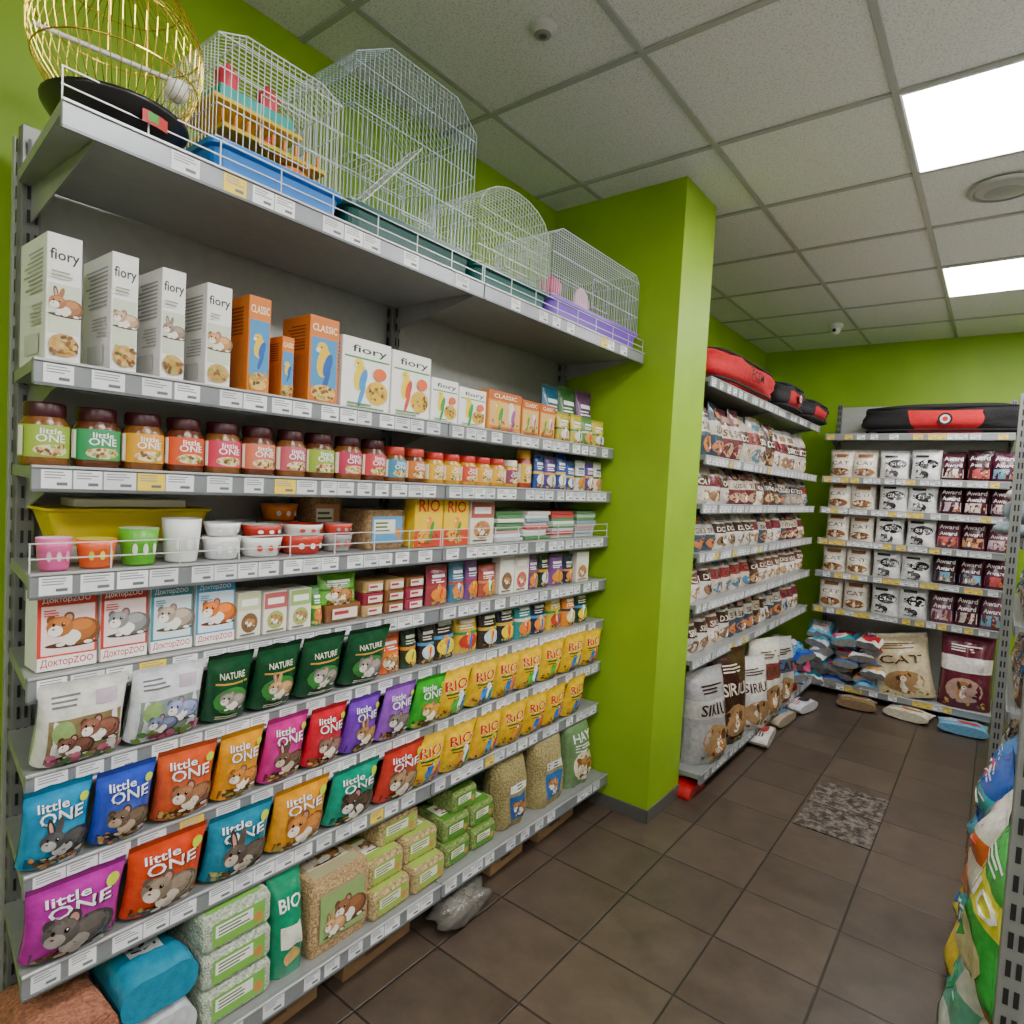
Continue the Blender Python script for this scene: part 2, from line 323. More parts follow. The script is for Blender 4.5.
def p_brick(mb,w,h,d,c='#a5835a',wrap='#7d9a3c',lab='#e9e4d6',**k):
    mb.loft([(w*.94,d*.94,.012,0,0,d/2),(w,d,.014,h*.15,0,d/2),(w,d,.014,h*.85,0,d/2),(w*.93,d*.93,.012,h,0,d/2)],c,'fibre',4)
    A=Art(mb,lambda x,z,o:(x,-.001-o,z)); A.rect(-w*.38,w*.38,h*.16,h*.84,wrap); A.rect(-w*.34,w*.2,h*.4,h*.76,lab); A.lines(-w*.3,w*.16,h*.42,h*.72,3,'#4a6a2a'); A.ell(w*.28,h*.4,w*.07,h*.16,'#c88a4a')
    B=Art(mb,lambda x,y,o:(x,y,h+.0005+o)); B.rect(-w*.40,w*.40,d*.1,d*.88,wrap); B.rect(-w*.34,w*.34,d*.3,d*.75,lab); B.rodent(0,d*.5,w*.4)
def p_dark(mb,w,h,d,**k):
    p_generic(mb,w,h,d,c=R.choice(['#232a34','#1d2b4a','#30251f','#1f3d2a']),c2=R.choice(['#d98a2a','#caa53a','#4a90c0']),c3=R.choice(['#e8862a','#f2d21c','#c8d8e0']),tc='#e8e2d0')
NAMES={p_little:'rodent_food_bag',p_rio:'bird_seed_bag',p_generic:'pet_treat_pouch',p_green:'rodent_feed_bag',p_hay:'hay_bag',p_fspine:'rabbit_food_box',p_ospine:'bird_food_box',p_fbird:'bird_food_box',p_oclassic:'bird_food_box',p_doc:'rodent_food_box',p_smallbox:'treat_box',p_tray:'treat_tray',p_jar:'treat_jar',p_bowl:'pet_bowl',p_rodbox:'bird_food_box',p_brick:'hay_bale_pack',p_dark:'bird_treat_bag'}
def ALONG(u,v,X):   # measured sight-line -> metres along a shelf whose front is at x=X
    a,b,c=u-512,v-512,629
    return (a*.613-b*.006+c*.790)*X/(a*.789+b*.065-c*.611)
RZ=lambda a:Matrix.Rotation(a,4,'Z')
T=lambda x,y,z:Matrix.Translation((x,y,z))
def put_left(fn,y0,y1,z,h,d,X=-1.475,name=None,yaw=0,**k):
    mb=MB(); w=max(.01,y1-y0-.003); lean=0
    if fn in(p_little,p_rio,p_green,p_hay):     # floppy stand-up bags overhang the price rail
        d=min(d,.078); X=-1.432; lean=.27+R.uniform(0,.03); h=(.172 if fn is p_little else .166)*R.uniform(.97,1.05) ; yaw+=R.uniform(-.06,.06)
    elif fn in(p_generic,p_dark,p_smallbox): yaw+=R.uniform(-.07,.07)
    fn(mb,w,h,d,**k)
    return mb.finish(name or NAMES[fn],T(X,(y0+y1)/2,z+(.005 if lean else .0015))@RZ(pi/2+yaw)@Matrix.Rotation(lean,4,'X'))
def row(items,z,v0,v1,X=-1.475):
    for it in items:
        u0,u1,h,d,fn=it[:5]; k=it[5] if len(it)>5 else {}
        k=dict(k); xx=k.pop('X',X)
        y0=ALONG(u0,v0+(u0-40)/560*(v1-v0),X); y1=ALONG(u1,v0+(u1-40)/560*(v1-v0),X)
        put_left(fn,y0,min(y1,2.595),z,h,d,X=xx,**k)
def fill(y0,y1,wmin,wmax,z,hs,d,fns,X=-1.475):
    y=y0
    while y<y1-.04:
        w=R.uniform(wmin,wmax)
        if y+w>y1: break
        f,k=R.choice(fns); put_left(f,y,y+w,z,R.uniform(*hs),d,X=X+R.uniform(-.01,.005),**k); y+=w
# ------------------------------------------------------------------ shelving
def shelving(name,M,L,shelves,bays,backy,ztop,label_p=.9,up_z0=0,yel=.03,panel='#a9aaa6',guard=(),x0=0,lip0=0):
    mb=MB(); mb.default='steel'
    mb.box(x0,L,backy,backy+.015,.03,ztop,panel,'steel')
    for bx in bays:
        mb.box(bx-.018,bx+.018,backy-.03,backy-.001,up_z0,ztop+.02,'#7c7e7b','steel')
        A=Art(mb,lambda x,z,o:(x,backy-.03-o,z),m='plastic')
        z=up_z0+.06
        while z<ztop: A.rect(bx-.010,bx-.004,z,z+.028,'#1b1b1b',1,1); A.rect(bx+.004,bx+.010,z,z+.028,'#1b1b1b',1,1); z+=.05
        B=Art(mb,lambda y,z,o:(bx-.018-o,y,z),m='plastic'); z=up_z0+.06
        while z<ztop: B.rect(backy-.022,backy-.01,z,z+.028,'#1b1b1b',1,1); z+=.05
    for z,y0,pl in shelves:
        mb.add([(lip0,y0,z),(L,y0,z),(L,backy-.031,z),(x0,backy-.031,z),(lip0,y0,z-.022),(L,y0,z-.022),(L,backy-.031,z-.022),(x0,backy-.031,z-.022)],[(0,1,2,3),(7,6,5,4),(0,4,5,1),(1,5,6,2),(2,6,7,3),(3,7,4,0)],'#9c9e9c','steel')
        mb.box(lip0,L,y0-.012,y0-.0005,z-.045,z+.004,'#8f9396','steel')
        mb.box(lip0,L,y0-.016,y0-.0125,z-.047,z-.041,'#6c7072','steel'); mb.box(lip0,L,y0-.016,y0-.0125,z-.001,z+.004,'#c4c6c6','steel')
        for bx in bays:
            mb.add([(bx,y0+.01,z-.023),(bx,backy-.03,z-.023),(bx,backy-.03,z-.10),(bx,y0+.12,z-.045),(bx+.003,y0+.01,z-.023),(bx+.003,backy-.03,z-.023),(bx+.003,backy-.03,z-.10),(bx+.003,y0+.12,z-.045)],[(0,1,2,3),(7,6,5,4),(0,3,7,4),(3,2,6,7)],'#9a9c9a','steel')
        A=Art(mb,lambda x,q,o:(x,y0-.0125-o,q),m='carton'); x=lip0+.015
        while x<L-.07:
            if R.random()<label_p*pl:
                w=R.choice([.05,.055,.06]); c='#f4d23a' if R.random()<yel else R.choice(['#eceef0','#dfe2e4','#f2f3f3'])
                s=A.o; A.rect(x,x+w,z-.040,z-.004,c,1,1); A.lines(x+.005,x+w-.005,z-.022,z-.006,3,'#8d9093'); A.rect(x+w*.5,x+w*.86,z-.034,z-.028,'#666a6e',1,1); A.o=s
                x+=w+R.choice([.002,.003,.006,.014,.03])
            else: x+=R.uniform(.02,.06)
        if z in guard:
            for q in(.03,.06): mb.tube([(lip0,y0-.004,z+q),(L,y0-.004,z+q)],.0016,'#d8d8d6')
            for i in range(9): x=lip0+.002+(L-lip0-.004)*i/8; mb.tube([(x,y0-.004,z),(x,y0-.004,z+.06)],.0016,'#d8d8d6')
    return mb.finish(name,M)
Z=[1.685,1.484,1.277,1.076,.886,.686,.486]
ML=lambda X,Y:T(X,Y,0)@RZ(pi/2)
BK=.30
for (a,b) in((.40,1.495),(1.50,2.605)):
    sh=[(2.115,-.125,.55)]+[(z,0,1) for z in Z]+[(.165,-.07,.8)]
    shelving('shelving_unit',ML(-1.45,a),b-a,sh,[.045] if a<1 else [.0,b-a-.02],BK,2.2,guard=(2.115,1.277),x0=.02 if a<1 else 0,lip0=-.02 if a<1 else 0)
# ------------------------------------------------------------------ room
def proc(name): 
    m=bpy.data.materials.new(name); m.use_nodes=True; return m,m.node_tree,m.node_tree.nodes['Principled BSDF']
def N(nt,t,**k):
    n=nt.nodes.new(t)
    for a,b in k.items(): setattr(n,a,b)
    return n
def wallmat(name,c,var=.08):
    m,nt,b=proc(name); tc=N(nt,'ShaderNodeTexCoord'); n=N(nt,'ShaderNodeTexNoise'); n.inputs['Scale'].default_value=3; n.inputs['Detail'].default_value=6
    r=N(nt,'ShaderNodeValToRGB'); c=lin(c); r.color_ramp.elements[0].color=(*[x*(1-var) for x in c],1); r.color_ramp.elements[1].color=(*[x*(1+var) for x in c],1)
    r.color_ramp.elements[0].position=.35; r.color_ramp.elements[1].position=.65
    nt.links.new(tc.outputs['Object'],n.inputs[0]); nt.links.new(n.outputs[0],r.inputs[0]); nt.links.new(r.outputs[0],b.inputs['Base Color'])
    n2=N(nt,'ShaderNodeTexNoise'); n2.inputs['Scale'].default_value=180; bp=N(nt,'ShaderNodeBump'); bp.inputs['Strength'].default_value=.12; bp.inputs['Distance'].default_value=.003
    nt.links.new(tc.outputs['Object'],n2.inputs[0]); nt.links.new(n2.outputs[0],bp.inputs['Height']); nt.links.new(bp.outputs[0],b.inputs['Normal'])
    b.inputs['Roughness'].default_value=.5; return m
GREEN=wallmat('green_paint','#8db410')
def solid(name,x0,x1,y0,y1,z0,z1,m):
    mb=MB(); MATS['_t']=m; mb.box(x0,x1,y0,y1,z0,z1,'#ffffff','_t',0.0005); return mb.finish(name)
H=2.87; XR=1.9; YB=6.2; YF=-2.2; XL=-1.85
PLAIN=wallmat('cream_paint','#bcbbb4',.03)
solid('wall_left',XL-.1,XL,YF,YB,0,H,GREEN); solid('wall_back',XL-.1,XR+.1,YB,YB+.1,0,H,GREEN)
solid('wall_right',XR,XR+.1,YF,YB,0,H,PLAIN); solid('wall_front',XL-.1,XR+.1,YF-.1,YF,0,H,PLAIN)
solid('wall_pillar',XL,-1.165,2.62,2.97,0,H,GREEN)
m,nt,b=proc('floor_tiles'); tc=N(nt,'ShaderNodeTexCoord'); sp=N(nt,'ShaderNodeSeparateXYZ'); nt.links.new(tc.outputs['Object'],sp.inputs[0])
ts=.33; fr=[]; fl=[]
for ax,off in(('X',.01),('Y',.2)):
    a=N(nt,'ShaderNodeMath',operation='ADD'); a.inputs[1].default_value=off+20*ts; nt.links.new(sp.outputs[ax],a.inputs[0])
    d=N(nt,'ShaderNodeMath',operation='DIVIDE'); d.inputs[1].default_value=ts; nt.links.new(a.outputs[0],d.inputs[0])
    f=N(nt,'ShaderNodeMath',operation='FRACT'); nt.links.new(d.outputs[0],f.inputs[0])
    s=N(nt,'ShaderNodeMath',operation='SUBTRACT'); s.inputs[1].default_value=.5; nt.links.new(f.outputs[0],s.inputs[0])
    ab=N(nt,'ShaderNodeMath',operation='ABSOLUTE'); nt.links.new(s.outputs[0],ab.inputs[0]); fr.append(ab)
    g=N(nt,'ShaderNodeMath',operation='FLOOR'); nt.links.new(d.outputs[0],g.inputs[0]); fl.append(g)
mx=N(nt,'ShaderNodeMath',operation='MAXIMUM'); nt.links.new(fr[0].outputs[0],mx.inputs[0]); nt.links.new(fr[1].outputs[0],mx.inputs[1])
gr=N(nt,'ShaderNodeMapRange'); gr.inputs[1].default_value=.487; gr.inputs[2].default_value=.493; nt.links.new(mx.outputs[0],gr.inputs[0])
cb=N(nt,'ShaderNodeCombineXYZ'); nt.links.new(fl[0].outputs[0],cb.inputs[0]); nt.links.new(fl[1].outputs[0],cb.inputs[1])
wn=N(nt,'ShaderNodeTexWhiteNoise'); nt.links.new(cb.outputs[0],wn.inputs[0])
n1=N(nt,'ShaderNodeTexNoise'); n1.inputs['Scale'].default_value=9; n1.inputs['Detail'].default_value=10; n1.inputs['Roughness'].default_value=.65; nt.links.new(tc.outputs['Object'],n1.inputs[0])
ad=N(nt,'ShaderNodeMath',operation='MULTIPLY_ADD'); ad.inputs[1].default_value=.22; nt.links.new(wn.outputs['Value'],ad.inputs[0]); nt.links.new(n1.outputs[0],ad.inputs[2])
rp=N(nt,'ShaderNodeValToRGB'); rp.color_ramp.elements[0].position=.35; rp.color_ramp.elements[1].position=.95
rp.color_ramp.elements[0].color=(*lin('#3e332c'),1); rp.color_ramp.elements[1].color=(*lin('#625346'),1); nt.links.new(ad.outputs[0],rp.inputs[0])
mi=N(nt,'ShaderNodeMix',data_type='RGBA'); nt.links.new(gr.outputs[0],mi.inputs['Factor']); nt.links.new(rp.outputs[0],mi.inputs[6]); mi.inputs[7].default_value=(*lin('#2a231f'),1)
nt.links.new(mi.outputs[2],b.inputs['Base Color'])
rr=N(nt,'ShaderNodeMapRange'); rr.inputs[3].default_value=.25; rr.inputs[4].default_value=.5; nt.links.new(n1.outputs[0],rr.inputs[0]); nt.links.new(rr.outputs[0],b.inputs['Roughness'])
bp=N(nt,'ShaderNodeBump',invert=True); bp.inputs['Strength'].default_value=.5; bp.inputs['Distance'].default_value=.004; nt.links.new(gr.outputs[0],bp.inputs['Height']); nt.links.new(bp.outputs[0],b.inputs['Normal'])
solid('floor',XL-.1,XR+.1,YF-.1,YB+.1,-.1,0,m)
m,nt,b=proc('mottled_tile'); tc=N(nt,'ShaderNodeTexCoord'); n1=N(nt,'ShaderNodeTexNoise'); n1.inputs['Scale'].default_value=26; n1.inputs['Detail'].default_value=9; n1.inputs['Roughness'].default_value=.8
nt.links.new(tc.outputs['Object'],n1.inputs[0]); rp=N(nt,'ShaderNodeValToRGB'); e=rp.color_ramp; e.elements[0].position=.44; e.elements[1].position=.6
e.elements[0].color=(*lin('#2a2220'),1); e.elements[1].color=(*lin('#857a72'),1); nt.links.new(n1.outputs[0],rp.inputs[0]); nt.links.new(rp.outputs[0],b.inputs['Base Color']); b.inputs['Roughness'].default_value=.35
for y in(3.10,3.395): solid('floor_patch_tile',-.655,-.34,y,y+.285,0.0,.004,m)
m,nt,b=proc('ceiling_tile'); tc=N(nt,'ShaderNodeTexCoord'); n1=N(nt,'ShaderNodeTexNoise'); n1.inputs['Scale'].default_value=160; n1.inputs['Detail'].default_value=3; nt.links.new(tc.outputs['Object'],n1.inputs[0])
rp=N(nt,'ShaderNodeValToRGB'); e=rp.color_ramp; e.elements[0].position=.34; e.elements[1].position=.5; e.elements[0].color=(*lin('#c9c8ca'),1); e.elements[1].color=(*lin('#e8e6e6'),1)
nt.links.new(n1.outputs[0],rp.inputs[0]); nt.links.new(rp.outputs[0],b.inputs['Base Color']); b.inputs['Roughness'].default_value=.9
solid('ceiling',XL-.1,XR+.1,YF-.1,YB+.1,H,H+.1,m)
mb=MB(); gx=[-.37+.61*i for i in range(-2,4)]; gy=[2.44+.635*i for i in range(-7,6)]
for x in gx:
    if XL<x<XR: mb.box(x-.011,x+.011,YF,YB,H-.008,H,'#a9aaa6','plastic')
for y in gy: mb.box(XL,XR,y-.011,y+.011,H-.0085,H,'#a9aaa6','plastic')
mb.finish('ceiling_grid')
em=bpy.data.materials.new('led_panel'); em.use_nodes=True; nt=em.node_tree; nt.nodes.clear(); o=N(nt,'ShaderNodeOutputMaterial'); e=N(nt,'ShaderNodeEmission'); e.inputs[0].default_value=(1,.985,.96,1); e.inputs[1].default_value=31; nt.links.new(e.outputs[0],o.inputs[0]); MATS['led']=em
for (ix,iy) in((2,7),(2,10),(2,4),(2,1),(4,4),(4,7),(4,1),(4,10)):
    x=gx[ix]; y=gy[iy]; mb=MB(); mb.box(x+.013,x+.597,y+.013,y+.622,H-.006,H-.001,'#ffffff','led'); 
    mb.tube([(x+.015,y+.015,H-.007),(x+.595,y+.015,H-.007),(x+.595,y+.62,H-.007),(x+.015,y+.62,H-.007)],.005,'#dddddd','plastic',closed=True); mb.finish('ceiling_light_panel')
mb=MB(); mb.box(-1.80,-1.158,2.612,2.619,0,.06,'#5a5a56','plastic'); mb.box(-1.164,-1.157,2.612,2.97,0,.06,'#5a5a56','plastic'); mb.finish('baseboard_pillar')
mb=MB(); mb.lathe([(.042,0),(.042,-.005),(.03,-.008),(.026,-.022),(.012,-.026),(0,-.026)],['#d0d0cc']*3+['#8a8a88','#555555'],20,m='plastic'); mb.finish('smoke_detector',T(-1.18,1.55,H-.001))
mb=MB(); mb.lathe([(.13,0),(.13,-.006),(.11,-.014),(.10,-.008),(.07,-.02),(0,-.022)],['#b8b8b4','#a8a8a4','#777775','#a8a8a4','#8d8d8a'],28,m='plastic'); mb.finish('ceiling_vent',T(-.08,3.38,H-.009))
mb=MB(); mb.lathe([(.05,0),(.05,-.02),(.045,-.03),(0,-.03)],'#f0f0ee',20,m='plastic'); mb.blob((0,0,-.045),(.036,.036,.036),'#f0f0ee','plastic'); mb.blob((-.004,-.03,-.052),(.014,.012,.014),'#111111','plastic'); mb.finish('security_camera',T(-1.1,5.39,H-.001))
# ------------------------------------------------------------------ cages on the top shelf
ZT=2.1165
def cage(w,d,h,tray,wire,prof,th=.07,inner=None,sp=.0145,r=.0010,cy=0):
    mb=MB()
    mb.loft([(w*.93,d*.9,.03,0,0,d/2),(w*.98,d*.97,.03,th*.8,0,d/2),(w+.008,d+.012,.03,th*.85,0,d/2),(w+.008,d+.012,.03,th,0,d/2),(w-.01,d-.01,.03,th,0,d/2),(w-.02,d-.02,.03,th*.3,0,d/2)],tray,'plastic')
    A=Art(mb,lambda x,z,o:(x,.012-o,z)); A.rect(w*.3,w*.42,th*.3,th*.75,'#c03a2a'); A.rect(w*.32,w*.40,th*.4,th*.6,'#f2f2f0')
    def zt(xn):
        for (a,za),(b_,zb) in zip(prof,prof[1:]):
            if a<=xn<=b_: return za+(zb-za)*(xn-a)/(b_-a)
        return 0
    x0=w/2-.008; y0=.008; y1=d-.008; z0=th-.004
    n=int(2*x0/sp)
    for i in range(n+1):
        x=-x0+2*x0*i/n
        for y in(y0,y1): mb.tube([(x,y,z0),(x,y,h+zt(x/x0))],r,wire)
    ny=int((y1-y0)/sp)
    for i in range(ny+1):
        y=y0+(y1-y0)*i/ny
        mb.tube([(-x0,y,z0)]+[(a*x0,y,h+q) for a,q in prof]+[(x0,y,z0)],r,wire)
    for z in(z0+.01,z0+(h-z0)*.35,z0+(h-z0)*.7,h): mb.tube([(-x0,y0,z),(x0,y0,z),(x0,y1,z),(-x0,y1,z)],r*1.5,wire,closed=True)
    for a,q in prof: mb.tube([(a*x0,y0,h+q),(a*x0,y1,h+q)],r*1.5,wire)
    for y in(y0,y1): mb.tube([(a*x0,y,h+q) for a,q in prof],r*1.6,wire)
    mb.tube([(-.06,y0-.003,z0+.03),(.06,y0-.003,z0+.03),(.06,y0-.003,z0+.14),(-.06,y0-.003,z0+.14)],r*1.8,wire,closed=True)
    if inner: inner(mb,w,d,h,th)
    return mb
def in2(mb,w,d,h,th):
    mb.box(-w*.38,w*.42,.04,d-.03,th+.05,th+.06,'#f0c820','plastic'); mb.box(-w*.42,w*.25,.06,d-.04,th+.115,th+.125,'#f0c820','plastic')
    for i in range(9): mb.tube([(-w*.38+.03*i,.045,th+.06),(-w*.38+.03*i,.045,th+.085)],.004,'#e8882a','plastic',6)
    for x in(-.07,.03): mb.lathe([(.024,th+.155),(.024,th+.185),(.028,th+.19),(.004,th+.22)],['#e23b4e','#e23b4e','#e23b4e'],14,x-.02,.10,'plastic')
    mb.box(-.12,.06,.07,.15,th+.127,th+.155,'#20b0a8','plastic'); mb.lathe([(0,th+.0),(.05,th+.005),(.055,th+.03),(.04,th+.045)],'#e88a3a',18,.07,.10,'plastic'); mb.lathe([(0,th+.062),(.045,th+.062),(.045,th+.09),(.0,th+.11)],'#2bb0c8',18,.09,.14,'plastic')
    mb.tube([(-w*.35,.1,th+.0),(w*.1,.1,th+.11)],.006,'#e23b4e','plastic',6)
def in3(mb,w,d,h,th):
    for s in(0,.06): mb.tube([(-w*.35,.05+s,th+.02),(w*.1,.05+s,th+.26)],.0018,'#f2f2f0')
    for i in range(13):
        t=i/12; x=-w*.35+w*.45*t; z=th+.02+.24*t; mb.tube([(x,.05,z),(x,.11,z)],.0015,'#f2f2f0')
    for s in(0,.1): mb.tube([(-.12,.09,th+.08+s),(.12,.09,th+.08+s),(.12,.2,th+.08+s),(-.12,.2,th+.08+s)],.0018,'#f2f2f0',closed=True)
    for i in range(9): mb.tube([(-.12+.03*i,.09,th+.18),(-.12+.03*i,.2,th+.18)],.0012,'#f2f2f0')
def in5(mb,w,d,h,th):
    mb.lathe([(.0,th+.02),(.05,th+.03),(.05,th+.09),(.02,th+.12),(0,th+.12)],'#e15a8a',16,-.2,.12,'plastic'); mb.blob((.04,.12,th+.08),(.06,.012,.06),'#f0c0d0','plastic')
arch=[(math.sin(-pi/2+pi*i/10),.11*math.cos(-pi/2+pi*i/10)) for i in range(11)]
CX=-1.343
def pc(name,y0,y1,d,h,tray,wire,prof,th,inner): cage(y1-y0,d,h,tray,wire,prof,th,inner).finish(name,T(CX,(y0+y1)/2,ZT)@RZ(pi/2))
pc('hamster_cage',.655,.985,.29,.29,'#1d78cc','#d6dcda',[(-1,0),(-.6,.025),(.6,.025),(1,0)],.075,in2)
pc('bird_cage',1.0,1.475,.33,.425,'#0a4c46','#b8cad6',[(-1,.02),(-.5,.09),(.6,.09),(1,.02)],.08,in3)
pc('bird_cage',1.49,1.89,.30,.25,'#0a5a54','#ccd8c8',arch,.075,None)
pc('hamster_cage',1.905,2.60,.30,.31,'#7a46c4','#d4d8e4',[(-1,0),(-.85,.03),(.9,.03),(1,0)],.085,in5)
mb=MB()
mb.lathe([(0,0),(.08,0),(.10,.02),(.124,.055),(.126,.062),(.116,.064),(.10,.03),(0,.02)],['#161315']*7,32,m='plastic')
A=Art(mb,lambda x,z,o:((.116+o)*math.sin(x/.115),-(.116+o)*math.cos(x/.115),z)); A.rect(.0,.05,.022,.048,'#c02a2a'); A.rect(.01,.03,.028,.044,'#3f9a3a')
rc=.148; zc=.064+.126
for i in range(50):
    a=2*pi*i/50; P=[]
    for j in range(13):
        ph=-1.0+ (pi/2+1.0)*j/12; P.append((rc*math.cos(ph)*math.cos(a),rc*math.cos(ph)*math.sin(a),zc+rc*1.04*math.sin(ph)))
    mb.tube(P,.0009,'#e0c04a','gold')
for ph in(-1.0,-.35,.25,.8):
    mb.tube([(rc*1.005*math.cos(ph)*math.cos(2*pi*i/40),rc*1.005*math.cos(ph)*math.sin(2*pi*i/40),zc+rc*1.04*math.sin(ph)) for i in range(40)],.0014,'#e0c04a','gold',closed=True)
mb.tube([(-.14,0,zc-.03),(.14,0,zc+.0)],.005,'#f0efe8','plastic',6); mb.tube([(-.02,0,zc+.15),(-.02,0,zc-.01)],.0015,'#d8b33c','gold'); mb.tube([(.05,0,zc+.14),(.05,0,zc-.02)],.0015,'#d8b33c','gold')
mb.blob((.08,-.07,zc-.06),(.022,.022,.022),'#eeeeea','plastic'); mb.lathe([(.006,zc+rc),(.012,zc+rc+.01),(.002,zc+rc+.03)],'#d8b33c',12,m='gold')
mb.finish('bird_cage',T(-1.425,.505,ZT)@RZ(pi/2))
# ------------------------------------------------------------------ rows
r1=[(43,80,.25,.16,p_fspine,dict(an='#a06a3c')),(108,136,.248,.16,p_fspine,dict(an='#b89a7a',ears='round')),(158,183,.245,.16,p_fspine,dict(an='#8a7a6a')),(203,229,.24,.16,p_fspine,dict(an='#c08a58',ears='round')),
 (245,268,.24,.16,p_ospine),(279,292,.16,.10,p_ospine),(306,336,.235,.13,p_ospine),(339,388,.205,.09,p_fbird,dict(bc='#2f8fd0')),(389,428,.20,.09,p_fbird,dict(bc='#d8452a')),(429,456,.145,.07,p_fbird,dict(bc='#2f9a3c')),(457,484,.135,.07,p_fbird,dict(bc='#2f9a3c')),
 (486,519,.15,.08,p_oclassic),(520,537,.14,.08,p_oclassic),(538,553,.14,.08,p_oclassic)]
row(r1,Z[0],375,455)
fill(2.2,2.6,.12,.14,Z[0],(.24,.30),.07,[(p_generic,dict(c='#3a6a3a',c2='#e0c040',c3='#d98a3a')),(p_generic,dict(c='#6a3a6a',c2='#f0e8d8',c3='#8ab04a')),(p_generic,dict(c='#2a6a8a',c2='#e8d040',c3='#e86a3a'))],X=-1.54)
fill(2.2,2.6,.09,.1,Z[0],(.12,.17),.05,[(p_generic,dict(c='#c8b43a',c2='#3a7a3a',c3='#e0e0d0')),(p_generic,dict(c='#5a8a4a',c2='#e8e0b0',c3='#d8a04a'))],X=-1.465)
labs=['#9cb83c','#2f9a5c','#e8a51e','#e0582a','#d83a5a','#e07a5a','#c85a6a','#9ab83a','#c8325a','#d8404a','#3f8fb0','#d87a2a']
us=[(24,76),(78,127),(128,170),(171,210),(211,247),(248,281),(283,311),(312,340),(342,367),(368,390),(391,410),(411,429)]
row([(a,b,.125 if i<10 else .11,.09,p_jar,dict(lab=labs[i],lid='#3e1018' if i<10 else '#c03a2a',body='#5d3018' if i%2 else '#7a4c20')) for i,(a,b) in enumerate(us)],Z[1],475,500,X=-1.47)
y=1.47
for i in range(6):
    put_left(p_jar,y,y+.078,Z[1],.105,.08,X=-1.475,lab=['#e8b21e','#e8b21e','#d84a2a'][i%3] if i<5 else '#8a3a5a',lid='#c9322a'if i<5 else '#e8e0d0',body='#c8922a'); y+=.082
put_left(p_jar,1.97,2.04,Z[1],.15,.07,lab='#e8c030',lid='#d8a020',body='#a83a2a')
fill(2.06,2.6,.07,.085,Z[1],(.125,.155),.04,[(p_generic,dict(c='#2a4a9a',c2='#e0c040',c3='#e8e8e0')),(p_generic,dict(c='#e8e4d8',c2='#4a6a3a',c3='#d98a3a',tc='#3a5a9a')),(p_generic,dict(c='#5a3a8a',c2='#d8a040',c3='#d8d8c0'))])
mb=MB(); mb.box(-.16,.16,.0,.20,0,.036,'#e8e8e4','plastic'); z=.0375
mb.loft([(.30,.18,.03,z,0,.10),(.34,.21,.03,z+.07,0,.11),(.36,.22,.03,z+.075,0,.11),(.36,.22,.03,z+.08,0,.11),(.33,.20,.03,z+.078,0,.11),(.29,.17,.03,z+.01,0,.11)],'#dcc41a','plastic'); mb.box(-.12,.12,.04,.18,z+.082,z+.10,'#e8e2c0','plastic'); mb.finish('litter_tray',T(-1.575,.62,Z[2]+.0015)@RZ(pi/2)@Matrix.Diagonal((1,.6,1,1)))
row([(40,79,.065,.09,p_bowl,dict(c='#e0609a',ci='#e8c0d0')),(82,124,.06,.09,p_bowl,dict(c='#e8622a',ci='#d8d040')),(126,166,.08,.09,p_bowl,dict(c='#5aae2a',ci='#e8f0d8'))],Z[2],565,545,X=-1.462)
def bowl(Y,X,z,w,h,c,ci):
    mb=MB(); p_bowl(mb,w,h,w,c=c,ci=ci); mb.finish('pet_bowl',T(X,Y,z)@RZ(pi/2))
bowl(.69,-1.465,Z[2]+.0015,.085,.10,'#e9e9e6','#f6f6f4')
for i,(Y,X,w,h,c,ci) in enumerate([(.90,-1.60,.11,.05,'#f0f0ec','#f8f8f6'),(.79,-1.47,.09,.055,'#e6e8ea','#f8f8f6'),(.90,-1.47,.11,.05,'#f0f0ec','#c83a2a'),(1.025,-1.47,.12,.05,'#c83a2a','#f4f0ea'),(1.03,-1.60,.11,.08,'#e8e8e4','#e8862a'),(1.14,-1.48,.09,.05,'#9a9a9a','#d84a3a')]):
    bowl(Y,X,Z[2]+.0015,w,h,c,ci); 
    bowl(Y,X,Z[2]+.0015+h+.001,w*.96,h*.6,ci,c)
put_left(p_brick,1.22,1.38,Z[2],.12,.14,wrap='#5a9ac8',X=-1.49); put_left(p_brick,1.10,1.215,Z[2],.155,.12,X=-1.60,wrap='#c98a5a')
put_left(p_rodbox,1.40,1.53,Z[2],.175,.05); put_left(p_rodbox,1.535,1.66,Z[2],.17,.05); put_left(p_smallbox,1.67,1.80,Z[2],.155,.06,c='#a85a4a',name='bird_food_box')
mb=MB(); z=0
for i in range(8):
    for (p,q) in((-.37,-.2),(-.19,-.02),(.0,.18),(.19,.36)):
        mb.box(p+R.uniform(0,.01),q+R.uniform(-.01,0),0+R.uniform(0,.015),.2,z,z+.014,R.choice(['#dfe0dc','#c7cdd2','#e8e4d8','#b8c0b0','#c8a0a0','#8aa0b0','#c84a4a','#efeeea','#5a8a5a']),'carton')
    z+=.0145
mb.finish('stack_of_flat_treat_packs',T(-1.48,2.2,Z[2]+.0015)@RZ(pi/2))
row([(36,98,.155,.07,p_doc,dict(fr='#dc3a26',an='#b06a30')),(100,148,.155,.07,p_doc,dict(fr='#c8362a',an='#8a8a88')),(150,193,.15,.07,p_doc,dict(fr='#3f8a9a',an='#a89a8a')),(195,235,.15,.07,p_doc,dict(fr='#3f98c8',an='#d8722a')),
 (237,262,.115,.08,p_smallbox,dict(c='#c8d0a0')),(263,288,.11,.08,p_smallbox,dict(c='#c05a5a')),(289,312,.11,.08,p_smallbox,dict(c='#98b86a')),(326,362,.05,.12,p_tray),(314,325,.11,.05,p_generic,dict(c='#4a9a3a',c2='#e8e040'))],Z[3],665,590)
